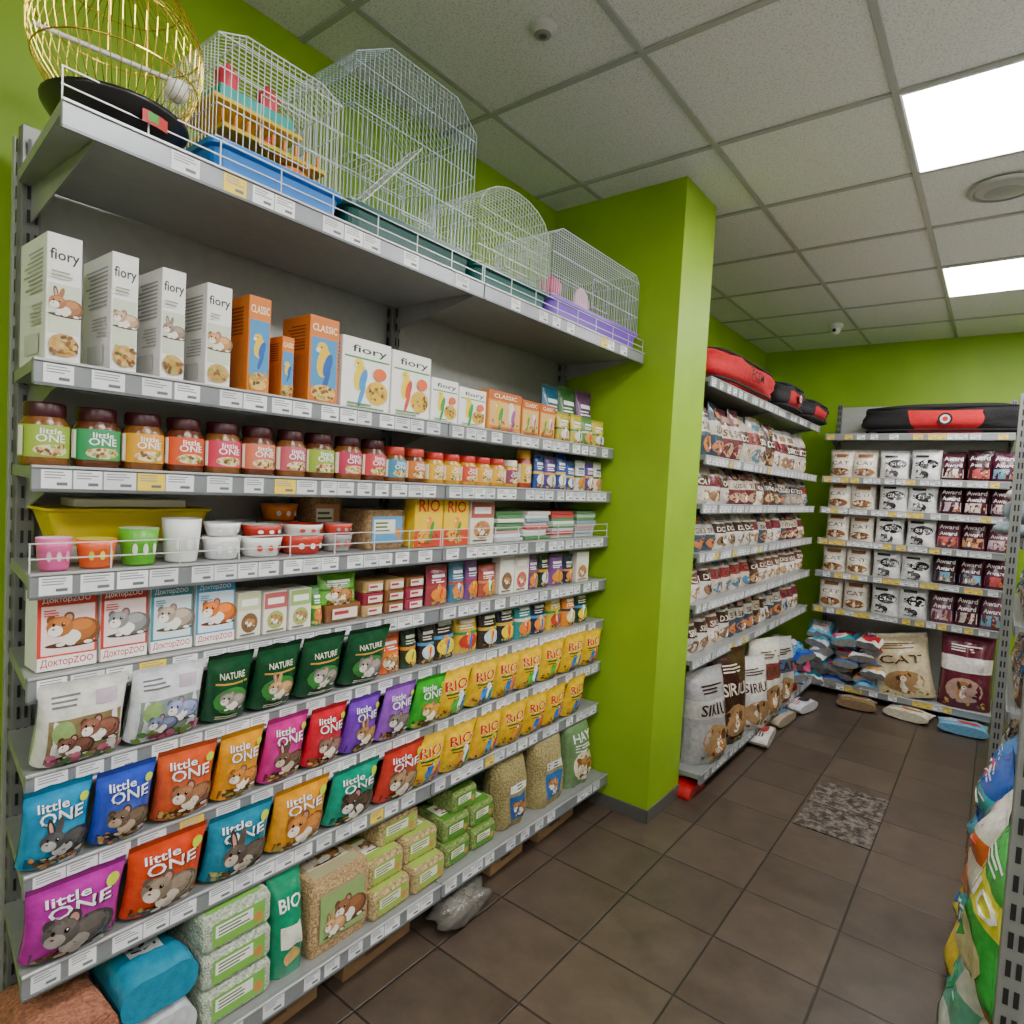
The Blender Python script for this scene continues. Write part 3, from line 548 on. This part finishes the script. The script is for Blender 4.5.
put_left(p_generic,1.06,1.19,Z[3]+.052,.09,.05,c='#6ab83a',c2='#3a7a2a',c3='#e8f0d8',pic='rodent')
for k in range(3):
    for j in range(3): put_left(p_tray,1.21+.085*j,1.29+.085*j,Z[3]+.036*k,.034,.1)
cols=['#8a5a35','#4f8a4a','#b04a40','#3f7a9a','#c89a4a','#7a4a8a','#d8d0c0','#a03a4a','#efe8d8']
y=1.48
while y<2.5:
    w=R.uniform(.07,.11); put_left(R.choice([p_smallbox,p_generic,p_generic,p_dark]),y,y+w,Z[3],R.uniform(.12,.16),.045,c=R.choice(cols),c2=R.choice(cols)); y+=w+.003
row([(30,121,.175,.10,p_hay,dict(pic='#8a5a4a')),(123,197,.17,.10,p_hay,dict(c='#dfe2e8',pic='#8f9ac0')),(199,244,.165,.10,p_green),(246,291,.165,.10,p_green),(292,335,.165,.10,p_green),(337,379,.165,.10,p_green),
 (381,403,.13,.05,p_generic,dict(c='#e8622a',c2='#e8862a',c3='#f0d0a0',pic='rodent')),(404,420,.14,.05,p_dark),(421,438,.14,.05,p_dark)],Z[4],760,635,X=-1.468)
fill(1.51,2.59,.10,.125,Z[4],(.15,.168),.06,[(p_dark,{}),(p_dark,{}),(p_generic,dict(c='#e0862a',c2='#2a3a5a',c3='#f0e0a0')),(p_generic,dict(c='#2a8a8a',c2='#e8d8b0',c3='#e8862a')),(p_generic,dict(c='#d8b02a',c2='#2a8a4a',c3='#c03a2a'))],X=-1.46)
L=lambda c,a='#6a6058',b='#e8e0d4',e='round':dict(c=c,an=(a,b),ears=e)
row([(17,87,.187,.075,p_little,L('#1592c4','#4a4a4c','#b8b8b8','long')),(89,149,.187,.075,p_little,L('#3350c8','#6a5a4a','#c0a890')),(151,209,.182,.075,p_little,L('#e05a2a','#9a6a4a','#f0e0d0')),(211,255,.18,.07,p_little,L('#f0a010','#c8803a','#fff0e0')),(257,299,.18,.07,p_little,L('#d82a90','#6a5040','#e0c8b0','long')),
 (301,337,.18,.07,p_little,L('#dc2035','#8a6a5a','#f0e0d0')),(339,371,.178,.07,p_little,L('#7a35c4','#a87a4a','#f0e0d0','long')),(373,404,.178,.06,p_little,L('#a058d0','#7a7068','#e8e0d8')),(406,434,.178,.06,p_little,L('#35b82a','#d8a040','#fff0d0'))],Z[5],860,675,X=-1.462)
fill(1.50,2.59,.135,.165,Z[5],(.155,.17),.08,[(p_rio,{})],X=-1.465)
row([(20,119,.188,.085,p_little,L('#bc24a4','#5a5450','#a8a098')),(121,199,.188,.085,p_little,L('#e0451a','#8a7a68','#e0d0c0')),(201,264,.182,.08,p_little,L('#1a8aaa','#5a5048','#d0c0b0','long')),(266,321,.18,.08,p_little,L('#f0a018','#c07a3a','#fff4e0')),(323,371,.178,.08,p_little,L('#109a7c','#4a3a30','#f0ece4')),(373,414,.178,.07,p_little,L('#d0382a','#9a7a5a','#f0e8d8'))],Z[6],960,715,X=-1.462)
fill(1.40,2.59,.14,.17,Z[6],(.155,.168),.08,[(p_rio,{})],X=-1.465)
# bottom row
def sack(name,M,w,h,d,c,txt='',tc='#ffffff',art=None,m='foil',puff=4,wr=.12,tp=.45):
    mb=MB(); S=bag_body(mb,w,h,d,c,R.randint(0,99),m,puff=puff,wr=wr,tp=tp); A=Art(mb,S,.002,m='foil')
    if txt: A.text(txt,0,h*.7,w*.66,h*.12,tc)
    if art: art(A,w,h)
    return mb.finish(name,M)
B0=.1665
LY=lambda X,Y,z:T(X,Y,z)@RZ(pi/2)@Matrix.Rotation(-pi/2,4,'X')
# lying bag: local front (-y) faces up; d/2 thickness each side of y=d/2 -> bottom at z-d
def flatbag(Y,w,z0,d,c,art=None,m='foil',name='wood_shavings_bag'):
    sack(name,LY(-1.395,Y,z0+d),w,.27,d,c,art=art,m=m,puff=7,wr=.10,tp=.28)
flatbag(.455,.17,B0,.10,'#9a6248',m='fibre'); flatbag(.455,.17,B0+.102,.10,'#b8765a',m='fibre')
flatbag(.625,.165,B0,.11,'#c9cdd0'); flatbag(.625,.165,B0+.112,.11,'#1687a8',art=lambda A,w,h:(A.rect(-w*.25,w*.2,h*.25,h*.5,'#e0e8e8'),A.lines(-w*.2,w*.15,h*.28,h*.47,3,'#334444')))
for k in range(3):
    put_left(p_brick,.72,.90,B0+.088*k,.085,.22,X=-1.395-.005*k,c='#c4d0b8',wrap='#7ab84a',lab='#f2f4ec',name='wood_litter_pack')
sack('rodent_bedding_bag',T(-1.395,.955,B0)@RZ(pi/2),.10,.28,.11,'#128a62',txt='BIO',art=lambda A,w,h:(A.rect(-w*.3,w*.3,h*.3,h*.5,'#e8e8d8'),A.ell(0,h*.2,w*.25,h*.08,'#d8b060')))
mb=MB(); p_brick(mb,.20,.21,.22,c='#c8a474',wrap='#a8a078',lab='#d8ccb0'); A=Art(mb,lambda x,z,o:(x,-.0045-o,z)); A.rect(-.075,.075,.04,.17,'#8fae6a'); A.rodent(.02,.10,.09,'#8a5a3a','#f4ece0'); A.rodent(-.03,.075,.06,'#c89a6a','#f4ece0','long'); mb.finish('hay_bale_pack',T(-1.395,1.113,B0+.0015)@RZ(pi/2))
for (y,w,k,x) in((1.222,.16,0,-1.39),(1.225,.15,1,-1.42),(1.39,.15,0,-1.39),(1.385,.15,1,-1.43),(1.30,.17,2,-1.46)):
    put_left(p_brick,y,y+w,B0+.082*k,.08,.17,X=x,c='#c9b07c',wrap='#9ab848',lab='#e8ecd0',yaw=R.uniform(-.04,.04))
for (y,k) in((1.56,0),(1.70,0),(1.57,1),(1.71,1),(1.63,2)):
    put_left(p_brick,y,y+.13,B0+.075*k,.073,.16,X=-1.41-.02*k,c='#8ca458',wrap='#4f8a26',lab='#e8ecd0',yaw=R.uniform(-.04,.04))
hb=lambda t,b:(lambda A,w,h:(A.rect(-w*.25,w*.25,h*.12,h*.45,b),A.rodent(0,h*.28,w*.36),A.rect(-w*.25,w*.25,h*.5,h*.6,t),A.lines(-w*.22,w*.2,h*.51,h*.59,2,'#446644')))
sack('hay_bag',T(-1.40,1.955,B0)@RZ(pi/2),.20,.28,.15,'#a4945f',m='fibre',art=hb('#e8e8e0','#2a5a9a'))
sack('hay_bag',T(-1.39,2.19,B0)@RZ(pi/2-.05),.21,.31,.15,'#b0a06a',m='fibre',art=hb('#e8e8e0','#2f6ab0'))
sack('hay_bag',T(-1.39,2.43,B0)@RZ(pi/2),.20,.31,.15,'#6a8a5a',txt='HAY',art=lambda A,w,h:(A.ell(0,h*.3,w*.36,h*.22,'#e8d8b0'),A.rodent(0,h*.3,w*.5),A.lines(-w*.3,w*.3,h*.5,h*.62,3,'#e8e8e0')))
for (Y,w,c) in((.95,.26,'#8a6a48'),(1.30,.28,'#8a6a48'),(1.95,.22,'#b08a60'),(2.30,.30,'#9f7c58')):
    mb=MB(); mb.box(-w/2,w/2,0,.25,0,.112,c,'kraft'); A=Art(mb,front); A.rect(-w*.5,w*.5,.095,.1,'#6a4a30',1,1); A.rect(-w*.2,w*.1,.03,.07,'#5a4028',1,1); mb.box(-w/2,w/2,.11,.14,.1125,.114,'#b89a70','kraft'); mb.finish('cardboard_box',T(-1.44,Y,.0005)@RZ(pi/2+.05))
mb=MB(); mb.blob((0,0,.045),(.12,.07,.045),'#9a968e','clear',.8,.8,24,14,.35,3); 
for i in range(14): mb.blob((R.uniform(-.07,.07),R.uniform(-.03,.03),R.uniform(.02,.06)),(.018,.012,.008),R.choice(['#c8b89a','#e8e0d0','#8a7a60']),'plastic',nu=8,nv=6)
mb.finish('clear_bag_of_chews',T(-1.38,1.60,.0005)@RZ(pi/2))
# ------------------------------------------------------------------ far corner shelving
ZB=[1.69,1.45,1.205,.95,.67]
sh=[(2.07,0,.7)]+[(z,0,1) for z in ZB]+[(.12,-.08,.9)]
shelving('shelving_unit',ML(-1.16,3.0),2.35,sh,[.02,1.17,2.33],.55,2.12)
shelving('shelving_unit',T(-1.12,5.42,0),1.17,[(2.02,0,.7)]+[(z,0,1) for z in ZB]+[(.10,-.05,.6)],[.02,1.15],.40,2.28,yel=.35,panel='#b4b5b2')
pal=[('#cfcac2','#4a3028','#8a6a50'),('#3a2520','#c9b89a','#a8845a'),('#b9b4ae','#5a3a30','#d8c8b0'),('#e2ddd2','#7a4a3a','#b08a60'),('#6a2a35','#d8c8b0','#c8a080'),('#8f8a88','#2f2522','#b8a890'),('#d8d4cc','#8a2a3a','#a07850'),('#c9b8a8','#9a3a3a','#4a7a9a'),('#3a4a5a','#c8c0b0','#c87a4a'),('#5a3a2c','#3a2018','#c8a070')]
def ffood(mb,w,h,d,x,y0,c,c2,c3,txt,tc='#ffffff',pic=0,lo=.38,hi=.66):
    old=mb.X; mb.X=old@T(x,y0,0)@RZ(R.uniform(-.12,.12))@Matrix.Rotation(R.uniform(-.05,.03),4,'X')
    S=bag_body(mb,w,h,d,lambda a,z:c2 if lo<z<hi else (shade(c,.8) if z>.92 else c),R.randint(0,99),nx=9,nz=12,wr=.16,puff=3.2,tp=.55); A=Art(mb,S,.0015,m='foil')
    if pic>=0: A.text(txt,0,h*.52,w*.72,h*.13,tc)
    if pic==1: A.ell(0,h*.2,w*.42,h*.14,c3); A.dog(0,h*.22,w*.3); A.rect(-w*.3,w*.3,h*.72,h*.84,c3,3,2)
    elif pic==2: A.ell(w*.1,h*.52,w*.34,h*.16,'#1c1c1f'); A.text(txt,w*.1,h*.52,w*.5,h*.12,'#f4f4f4'); A.rodent(-w*.1,h*.2,w*.36,'#444444','#cccccc'); A.rect(-w*.36,w*.1,h*.74,h*.82,'#333336',3,1)
    elif pic==3: A.rect(-w*.42,w*.42,h*.1,h*.4,c3); A.dog(-w*.12,h*.24,w*.26,'#a06a50'); A.food(0,w*.36,h*.1,h*.3,8,('#8a4a2a','#c87a4a','#e0b080'),.009); A.text(txt,0,h*.74,w*.78,h*.14,tc)
    elif pic==0: A.ell(0,h*.22,w*.38,h*.15,c3,n=12); A.ell(-w*.1,h*.24,w*.15,h*.1,shade(c3,.5),n=8); A.ell(w*.12,h*.2,w*.1,h*.07,'#e8ddc8',n=8); A.lines(-w*.34,w*.34,h*.7,h*.86,3,c3)
    mb.X=old
HH={1.69:.31,1.45:.222,1.205:.222,.95:.232,.67:.255}
for z in ZB:
    mb=MB(); x=.02; hh=HH[z]; p=None
    while x<2.15:
        w=R.uniform(.14,.18)
        if p is None or R.random()<.5: p=R.choice(pal); tx=R.choice(['SIRIUS','SIRIUS','CAT','DOG']); pc_=R.choice([0,1,1])
        ffood(mb,w,hh*R.uniform(.9,.99),.13,x+w/2,.004,p[0],p[1],p[2],tx,'#f0e8d8' if p[1][1]<'8' else '#4a2a20',pc_)
        ffood(mb,w,hh*R.uniform(.96,.99),.13,x+w/2+.02,.15,p[0],p[1],p[2],tx,'#f0e8d8',-1)
        x+=w+.002
    mb.finish('row_of_dog_food_bags',ML(-1.18,3.02)@T(0,0,z+.0015))
for z in ZB:
    mb=MB(); h={.67:.25}.get(z,.222)
    for q,y0 in((0,0),(1,.15)):
        for i in range(2): ffood(mb,.168,h*R.uniform(.93,1),.12,.03+.17*i+.085,y0,'#e2d8c4','#efe8d8','#8a5a35','CAT','#6a4530',-1 if q else 1)
        for i in range(2): ffood(mb,.188,h*R.uniform(.94,1),.12,.40+.19*i+.08,y0,'#ececea','#f4f4f2','#3a3a3c','SIO','#1d1d22',-1 if q else 2)
        for i in range(3):
            mc=R.choice(['#421424','#4c1830','#3a1420','#6a3a4a']); ffood(mb,.15 if i<2 else .15,h*R.uniform(.94,1),.12,.77+.145*i+.07,y0,mc,shade(mc,1.2),R.choice(['#e08aa0','#6fb0c8','#d85a5a','#d8a06a','#c8b0c0','#e8dcd4']),'Award','#f8f0f0',-1 if q else 3,.0,.0)
    mb.finish('row_of_dog_food_bags',T(-1.12,5.435,z+.0015))
def bigsack(X,Y,z,w,h,d,c,txt,tc,rot=pi/2,lean=0,c3='#a8845a',name='dog_food_sack',band=None,tilt=0,plain=False):
    mb=MB(); S=bag_body(mb,w,h,d,(lambda a,q:band if (band and .5<q<.72) else c),R.randint(0,99),puff=3,wr=.16,tp=.4,nx=16,nz=20); A=Art(mb,S,.0035,m='foil')
    A.text(txt,0,h*.6,w*.74,h*.13,tc); A.ell(0,h*.26,w*.36,h*.17,c3)
    if not plain: A.dog(0,h*.28,w*.34)
    A.lines(-w*.3,w*.3,h*.76,h*.86,3,tc); A.food(-w*.4,w*.4,h*.04,h*.12,10,r=.014)
    return mb.finish(name,T(X,Y,z)@RZ(rot)@Matrix.Rotation(lean,4,'X')@Matrix.Rotation(tilt,4,'Y'))
bigsack(-1.06,3.20,.1215,.31,.47,.22,'#a4a2a2','SIRIUS','#3a2420',band='#c4c0bc',rot=pi/2-.25)
bigsack(-1.07,3.52,.1215,.32,.52,.18,'#3e2018','SIRIUS','#e8dcc8',rot=pi/2-.3)
bigsack(-1.04,3.84,.1215,.31,.42,.2,'#d8d5cf','SIRIUS','#4a2a20',band='#e8e4dc',rot=pi/2-.35)
bigsack(-1.04,4.14,.1215,.30,.48,.2,'#e2dccd','SIRIUS','#5a3a2a',band='#8a3a3a',rot=pi/2-.35)
bigsack(-1.04,4.43,.1215,.30,.44,.18,'#c8c4c0','CAT','#3a2420',band='#4a5a7a',rot=pi/2-.35)
bigsack(-.44,5.36,.1015,.38,.46,.2,'#d9c8a0','CAT','#5a3a2a',rot=.1,tilt=-.2,lean=-.1)
bigsack(-.11,5.37,.1015,.31,.52,.2,'#641c30','Award','#f4ece8',rot=0,band='#efe6e0',c3='#c8a090')
LB=lambda X,Y,z,a:T(X,Y,z)@RZ(a)@Matrix.Rotation(-pi/2,4,'X')
PC=['#f0f0f2','#d0222c','#2248aa','#5ab0e0','#f4efe0','#34343c','#e03a7a','#1aa0b0','#f0a83a','#d8dce4','#c0222c','#3a6ac0']
def pile(name,nx,levels,M,W,D):
    mb=MB()
    for l in range(levels):
        for i in range(nx):
            w=W/nx*1.02; th=.075
            mb.X=T(W*(i+.5)/nx+R.uniform(-.04,.04),R.uniform(-.06,.05),.038+.055*l)@RZ(R.uniform(-.4,.4))@Matrix.Rotation(R.uniform(-.15,.15),4,'Y')@Matrix.Rotation(-pi/2+R.uniform(.0,.45),4,'X')
            c=R.choice(PC); k=R.choice(PC)
            S=bag_body(mb,w,D,th,lambda a,q:k if (q<.2 or abs(a)>.7) else c,R.randint(0,99),puff=2.6,wr=.4,nx=9,nz=10,tp=.4)
            A=Art(mb,S,.003,m='foil'); A.text(R.choice(['PET','DOG','CAT']),0,D*.6,w*.5,D*.12,R.choice(['#ffffff','#c02a2a','#222222'])); A.ell(0,D*.2,w*.3,D*.12,R.choice(PC)); A.lines(-w*.3,w*.3,D*.35,D*.5,2,R.choice(PC))
    mb.X=Matrix.Identity(4); return mb.finish(name,M)
pile('pile_of_pet_food_packs',3,7,T(-1.14,5.36,.1015),.52,.25)
pile('pile_of_pet_food_packs',3,5,ML(-1.09,4.60)@T(0,0,.1215),.70,.22)
sack('pet_food_pack',LB(-1.10,3.06,.06,pi/2),.22,.26,.11,'#c0141c',txt='MEAT',puff=5)
def floorpack(X,Y,a,w,h,c,txt,tc,k): sack('pet_food_pack',LB(X,Y,.08,a),w,h,.078,c,txt=txt,tc=tc,art=lambda A,w,h:(A.ell(w*.1,h*.3,w*.25,h*.16,k),A.lines(-w*.4,-w*.1,h*.2,h*.5,3,tc)))
floorpack(-.72,5.10,.1,.26,.2,'#8a7050','CAT','#f0e8d8','#d8b070'); floorpack(-.42,5.12,-.15,.28,.2,'#e0d8c0','CAT','#2a4a7a','#c86a4a'); floorpack(-.09,5.08,.05,.28,.22,'#6aa8d0','CAT','#f0f4f8','#d03a3a')
floorpack(-1.0,4.0,pi/2+.1,.3,.16,'#dfdad2','DOG','#5a2a2a','#a83a3a'); floorpack(-1.01,4.40,pi/2-.1,.32,.17,'#b8a890','CAT','#5a2a2a','#4a7ab0'); floorpack(-.96,4.78,pi/2-.2,.28,.18,'#e8e8ec','DOG','#c02a2a','#3a3a44')
def bed(name,M,L,W,Hh,fc,txt,tw=.25,logo=None):
    mb=MB()
    mb.blob((0,W/2,Hh/2),(L/2,W/2,Hh/2),fc,'cloth',.4,.6,56,20,.14,2)
    mb.blob((0,W/2,Hh*.95),(L*.36,W*.32,Hh*.10),'#2a2626','cloth',.6,.8)
    for q in(.12,.86): mb.tube([(L*.48*math.copysign(abs(math.cos(2*pi*i/40))**.4,math.cos(2*pi*i/40)),W/2+W*.48*math.copysign(abs(math.sin(2*pi*i/40))**.4,math.sin(2*pi*i/40)),Hh*q) for i in range(40)],.007,'#141212','cloth',6,True)
    A=Art(mb,lambda x,z,o:(x,-W*.045-o,z),m='cloth',off=.004)
    if txt: A.text(txt,0,Hh*.5,L*tw,Hh*.26,'#1a1618')
    if logo: A.ell(0,Hh*.46,Hh*.2,Hh*.2,'#1a1618'); A.ell(0,Hh*.46,Hh*.14,Hh*.14,'#d8d0d0'); A.ell(0,Hh*.46,Hh*.08,Hh*.08,'#c41c26')
    mb.finish(name,M)
endblk=lambda x,y,z:'#161417' if abs(x)>.38 or z>.55 else '#c41c26'
redbag=lambda x,y,z:'#c41620' if z<.75 else '#7a1018'
blk=lambda x,y,z:'#161417' if abs(x)>.5 or z>.3 or z<-.6 else '#b81a24'
bed('pet_bed',T(-.35,5.41,2.0225),1.06,.38,.22,endblk,None,logo=1)
bed('pet_carrier_bag',ML(-1.13,3.60)@T(0,0,2.0725),1.05,.42,.19,redbag,'FCSM',.2)
bed('pet_bed',ML(-1.10,4.42)@T(0,0,2.0725),.56,.40,.18,blk,None,logo=1)
bed('pet_bed',ML(-1.08,5.05)@T(0,0,2.0725),.66,.40,.15,blk,None)
# ------------------------------------------------------------------ right-hand racks
MR=lambda X,Y:T(X,Y,0)@RZ(-pi/2)
shelving('rack_shelving',MR(.10,4.9),1.4,[(z,0,.5) for z in(1.75,1.38,1.0,.62)]+[(.12,-.03,.5)],[.02,1.38],.35,2.0)
mb=MB(); mb.box(-.02,.02,-.02,.02,0,2.0,'#8a8c8a','steel'); A=Art(mb,lambda x,z,o:(x,-.02-o,z)); B=Art(mb,lambda y,z,o:(-.02-o,y,z)); z=.06
while z<1.95:
    A.rect(-.008,-.002,z,z+.026,'#181818',1,1); A.rect(.004,.010,z,z+.026,'#181818',1,1); B.rect(-.008,.0,z,z+.026,'#181818',1,1); z+=.045
mb.finish('rack_upright_post',T(.055,3.46,0.0005))
for z in(.12,.62,1.0,1.38):
    mb=MB(); x=.04
    while x<1.2:
        p=R.choice(pal); w=.17; ffood(mb,w,.24,.1,x+w/2,.0,p[0],R.choice(['#c83a3a','#3a7ab0','#d8a030',p[1]]),p[2],'PET'); x+=w+.01
    if z!=1.38: mb.finish('row_of_pet_food_bags',MR(.12,4.88)@T(0,0,z+.0015))
def plush(X,Y,z,c,c2,k=1):
    mb=MB(); mb.blob((0,0,.07*k),(.06*k,.055*k,.075*k),c); mb.blob((0,-.01,.17*k),(.05*k,.048*k,.046*k),c); mb.blob((0,-.05*k,.158*k),(.022*k,.022*k,.018*k),c2)
    for s in(-1,1):
        mb.blob((s*.045*k,0,.2*k),(.02*k,.012*k,.022*k),c2); mb.blob((s*.05*k,-.045*k,.03*k),(.025*k,.045*k,.022*k),c); mb.blob((s*.06*k,-.03*k,.1*k),(.018*k,.03*k,.035*k),c); mb.blob((s*.018*k,-.055*k,.185*k),(.006*k,.004*k,.006*k),'#111111','plastic',nu=8,nv=6)
    mb.finish('plush_dog_toy',T(X,Y,z)@RZ(-pi/2+.3))
plush(.10,3.56,1.382,'#8d9aa2','#d8d4cc',1.2); plush(.13,3.80,1.382,'#b09070','#e8e0d0',1.1); plush(.13,4.05,1.382,'#b04a3a','#e0d0c0',1.1); plush(.12,4.3,1.382,'#8d9aa2','#e0d0c0',1.2)
shelving('rack_shelving',MR(.24,3.05),1.8,[(1.95,0,.3),(1.55,0,.5),(1.15,0,.5)]+[(.08,-.02,.5)],[.02,1.78],.40,2.1)
mb=MB(); mb.box(-.018,.018,-.018,.018,0,2.0,'#8a8c8a','steel'); B=Art(mb,lambda y,z,o:(-.018-o,y,z)); A=Art(mb,lambda x,z,o:(x,-.018-o,z)); z=.06
while z<1.95:
    B.rect(-.01,-.003,z,z+.026,'#181818',1,1); B.rect(.003,.01,z,z+.026,'#181818',1,1);A.rect(-.01,-.003,z,z+.026,'#181818',1,1); A.rect(.003,.01,z,z+.026,'#181818',1,1); z+=.045
mb.finish('rack_upright_post',T(.066,1.26,0.0005))
def rs(Y,X,z,w,h,d,c,txt,tc,c3,a=0,band=None,lean=0):
    bigsack(X,Y,z,w,h,d,c,txt,tc,rot=-pi/2+a,c3=c3,band=band,name='cat_litter_sack',lean=lean,plain=True)
rs(1.58,.00,.0015,.42,.44,.22,'#e6e9e8','CAT','#3a6a9a','#c0d8e0',.1,'#f4f4f2')
rs(2.02,-.03,.0015,.42,.46,.24,'#e4e8e4','KOT','#2a9a6a','#9fceb0',-.08,'#6fc0a8')
rs(2.44,-.02,.0015,.38,.42,.24,'#1a8a98','CAT','#f4f4f4','#e8c83a',.05,'#2ab0c0')
rs(2.80,-.01,.0015,.32,.40,.22,'#2f88d0','CAT','#ffffff','#e8d040')
rs(3.12,.0,.0015,.28,.36,.2,'#e0583a','CAT','#ffffff','#e8d040')
rs(1.78,.01,.43,.36,.34,.18,'#35a840','BIO','#ffffff','#f0e8b0',.1,'#e8e03a')
rs(2.16,.0,.42,.34,.32,.18,'#e8e4da','CAT','#d0382a','#e8862a',-.1,'#e06a2a')
rs(2.52,.0,.40,.32,.32,.18,'#1a58c0','CAT','#ffffff','#5ac0e0',.0,'#2ab0c0')
rs(2.86,.02,.385,.30,.30,.18,'#2a7ad0','CAT','#ffffff','#8ac04a',.0,'#d04a8a')
# ------------------------------------------------------------------ camera
right=Vector((.789,.613,.0477)).normalized(); fwd=Vector((-.611,.790,-.0445)); fwd=(fwd-right*fwd.dot(right)).normalized(); up=right.cross(fwd)
ro=Matrix.Rotation(math.radians(-.35),3,fwd); right=ro@right; up=ro@up
M=Matrix((( right.x,up.x,-fwd.x,0),(right.y,up.y,-fwd.y,0),(right.z,up.z,-fwd.z,1.5),(0,0,0,1)))
cd=bpy.data.cameras.new('camera'); cd.sensor_width=36; cd.lens=36*629/1024; cd.clip_start=.02
co=bpy.data.objects.new('camera',cd); bpy.context.scene.collection.objects.link(co); co.matrix_world=M; bpy.context.scene.camera=co
w=bpy.data.worlds.new('world'); bpy.context.scene.world=w; w.use_nodes=True; w.node_tree.nodes['Background'].inputs[0].default_value=(.9,.95,1,1); w.node_tree.nodes['Background'].inputs[1].default_value=.3
print('objects',len(bpy.data.objects),'polys',sum(len(m.polygons) for m in bpy.data.meshes))
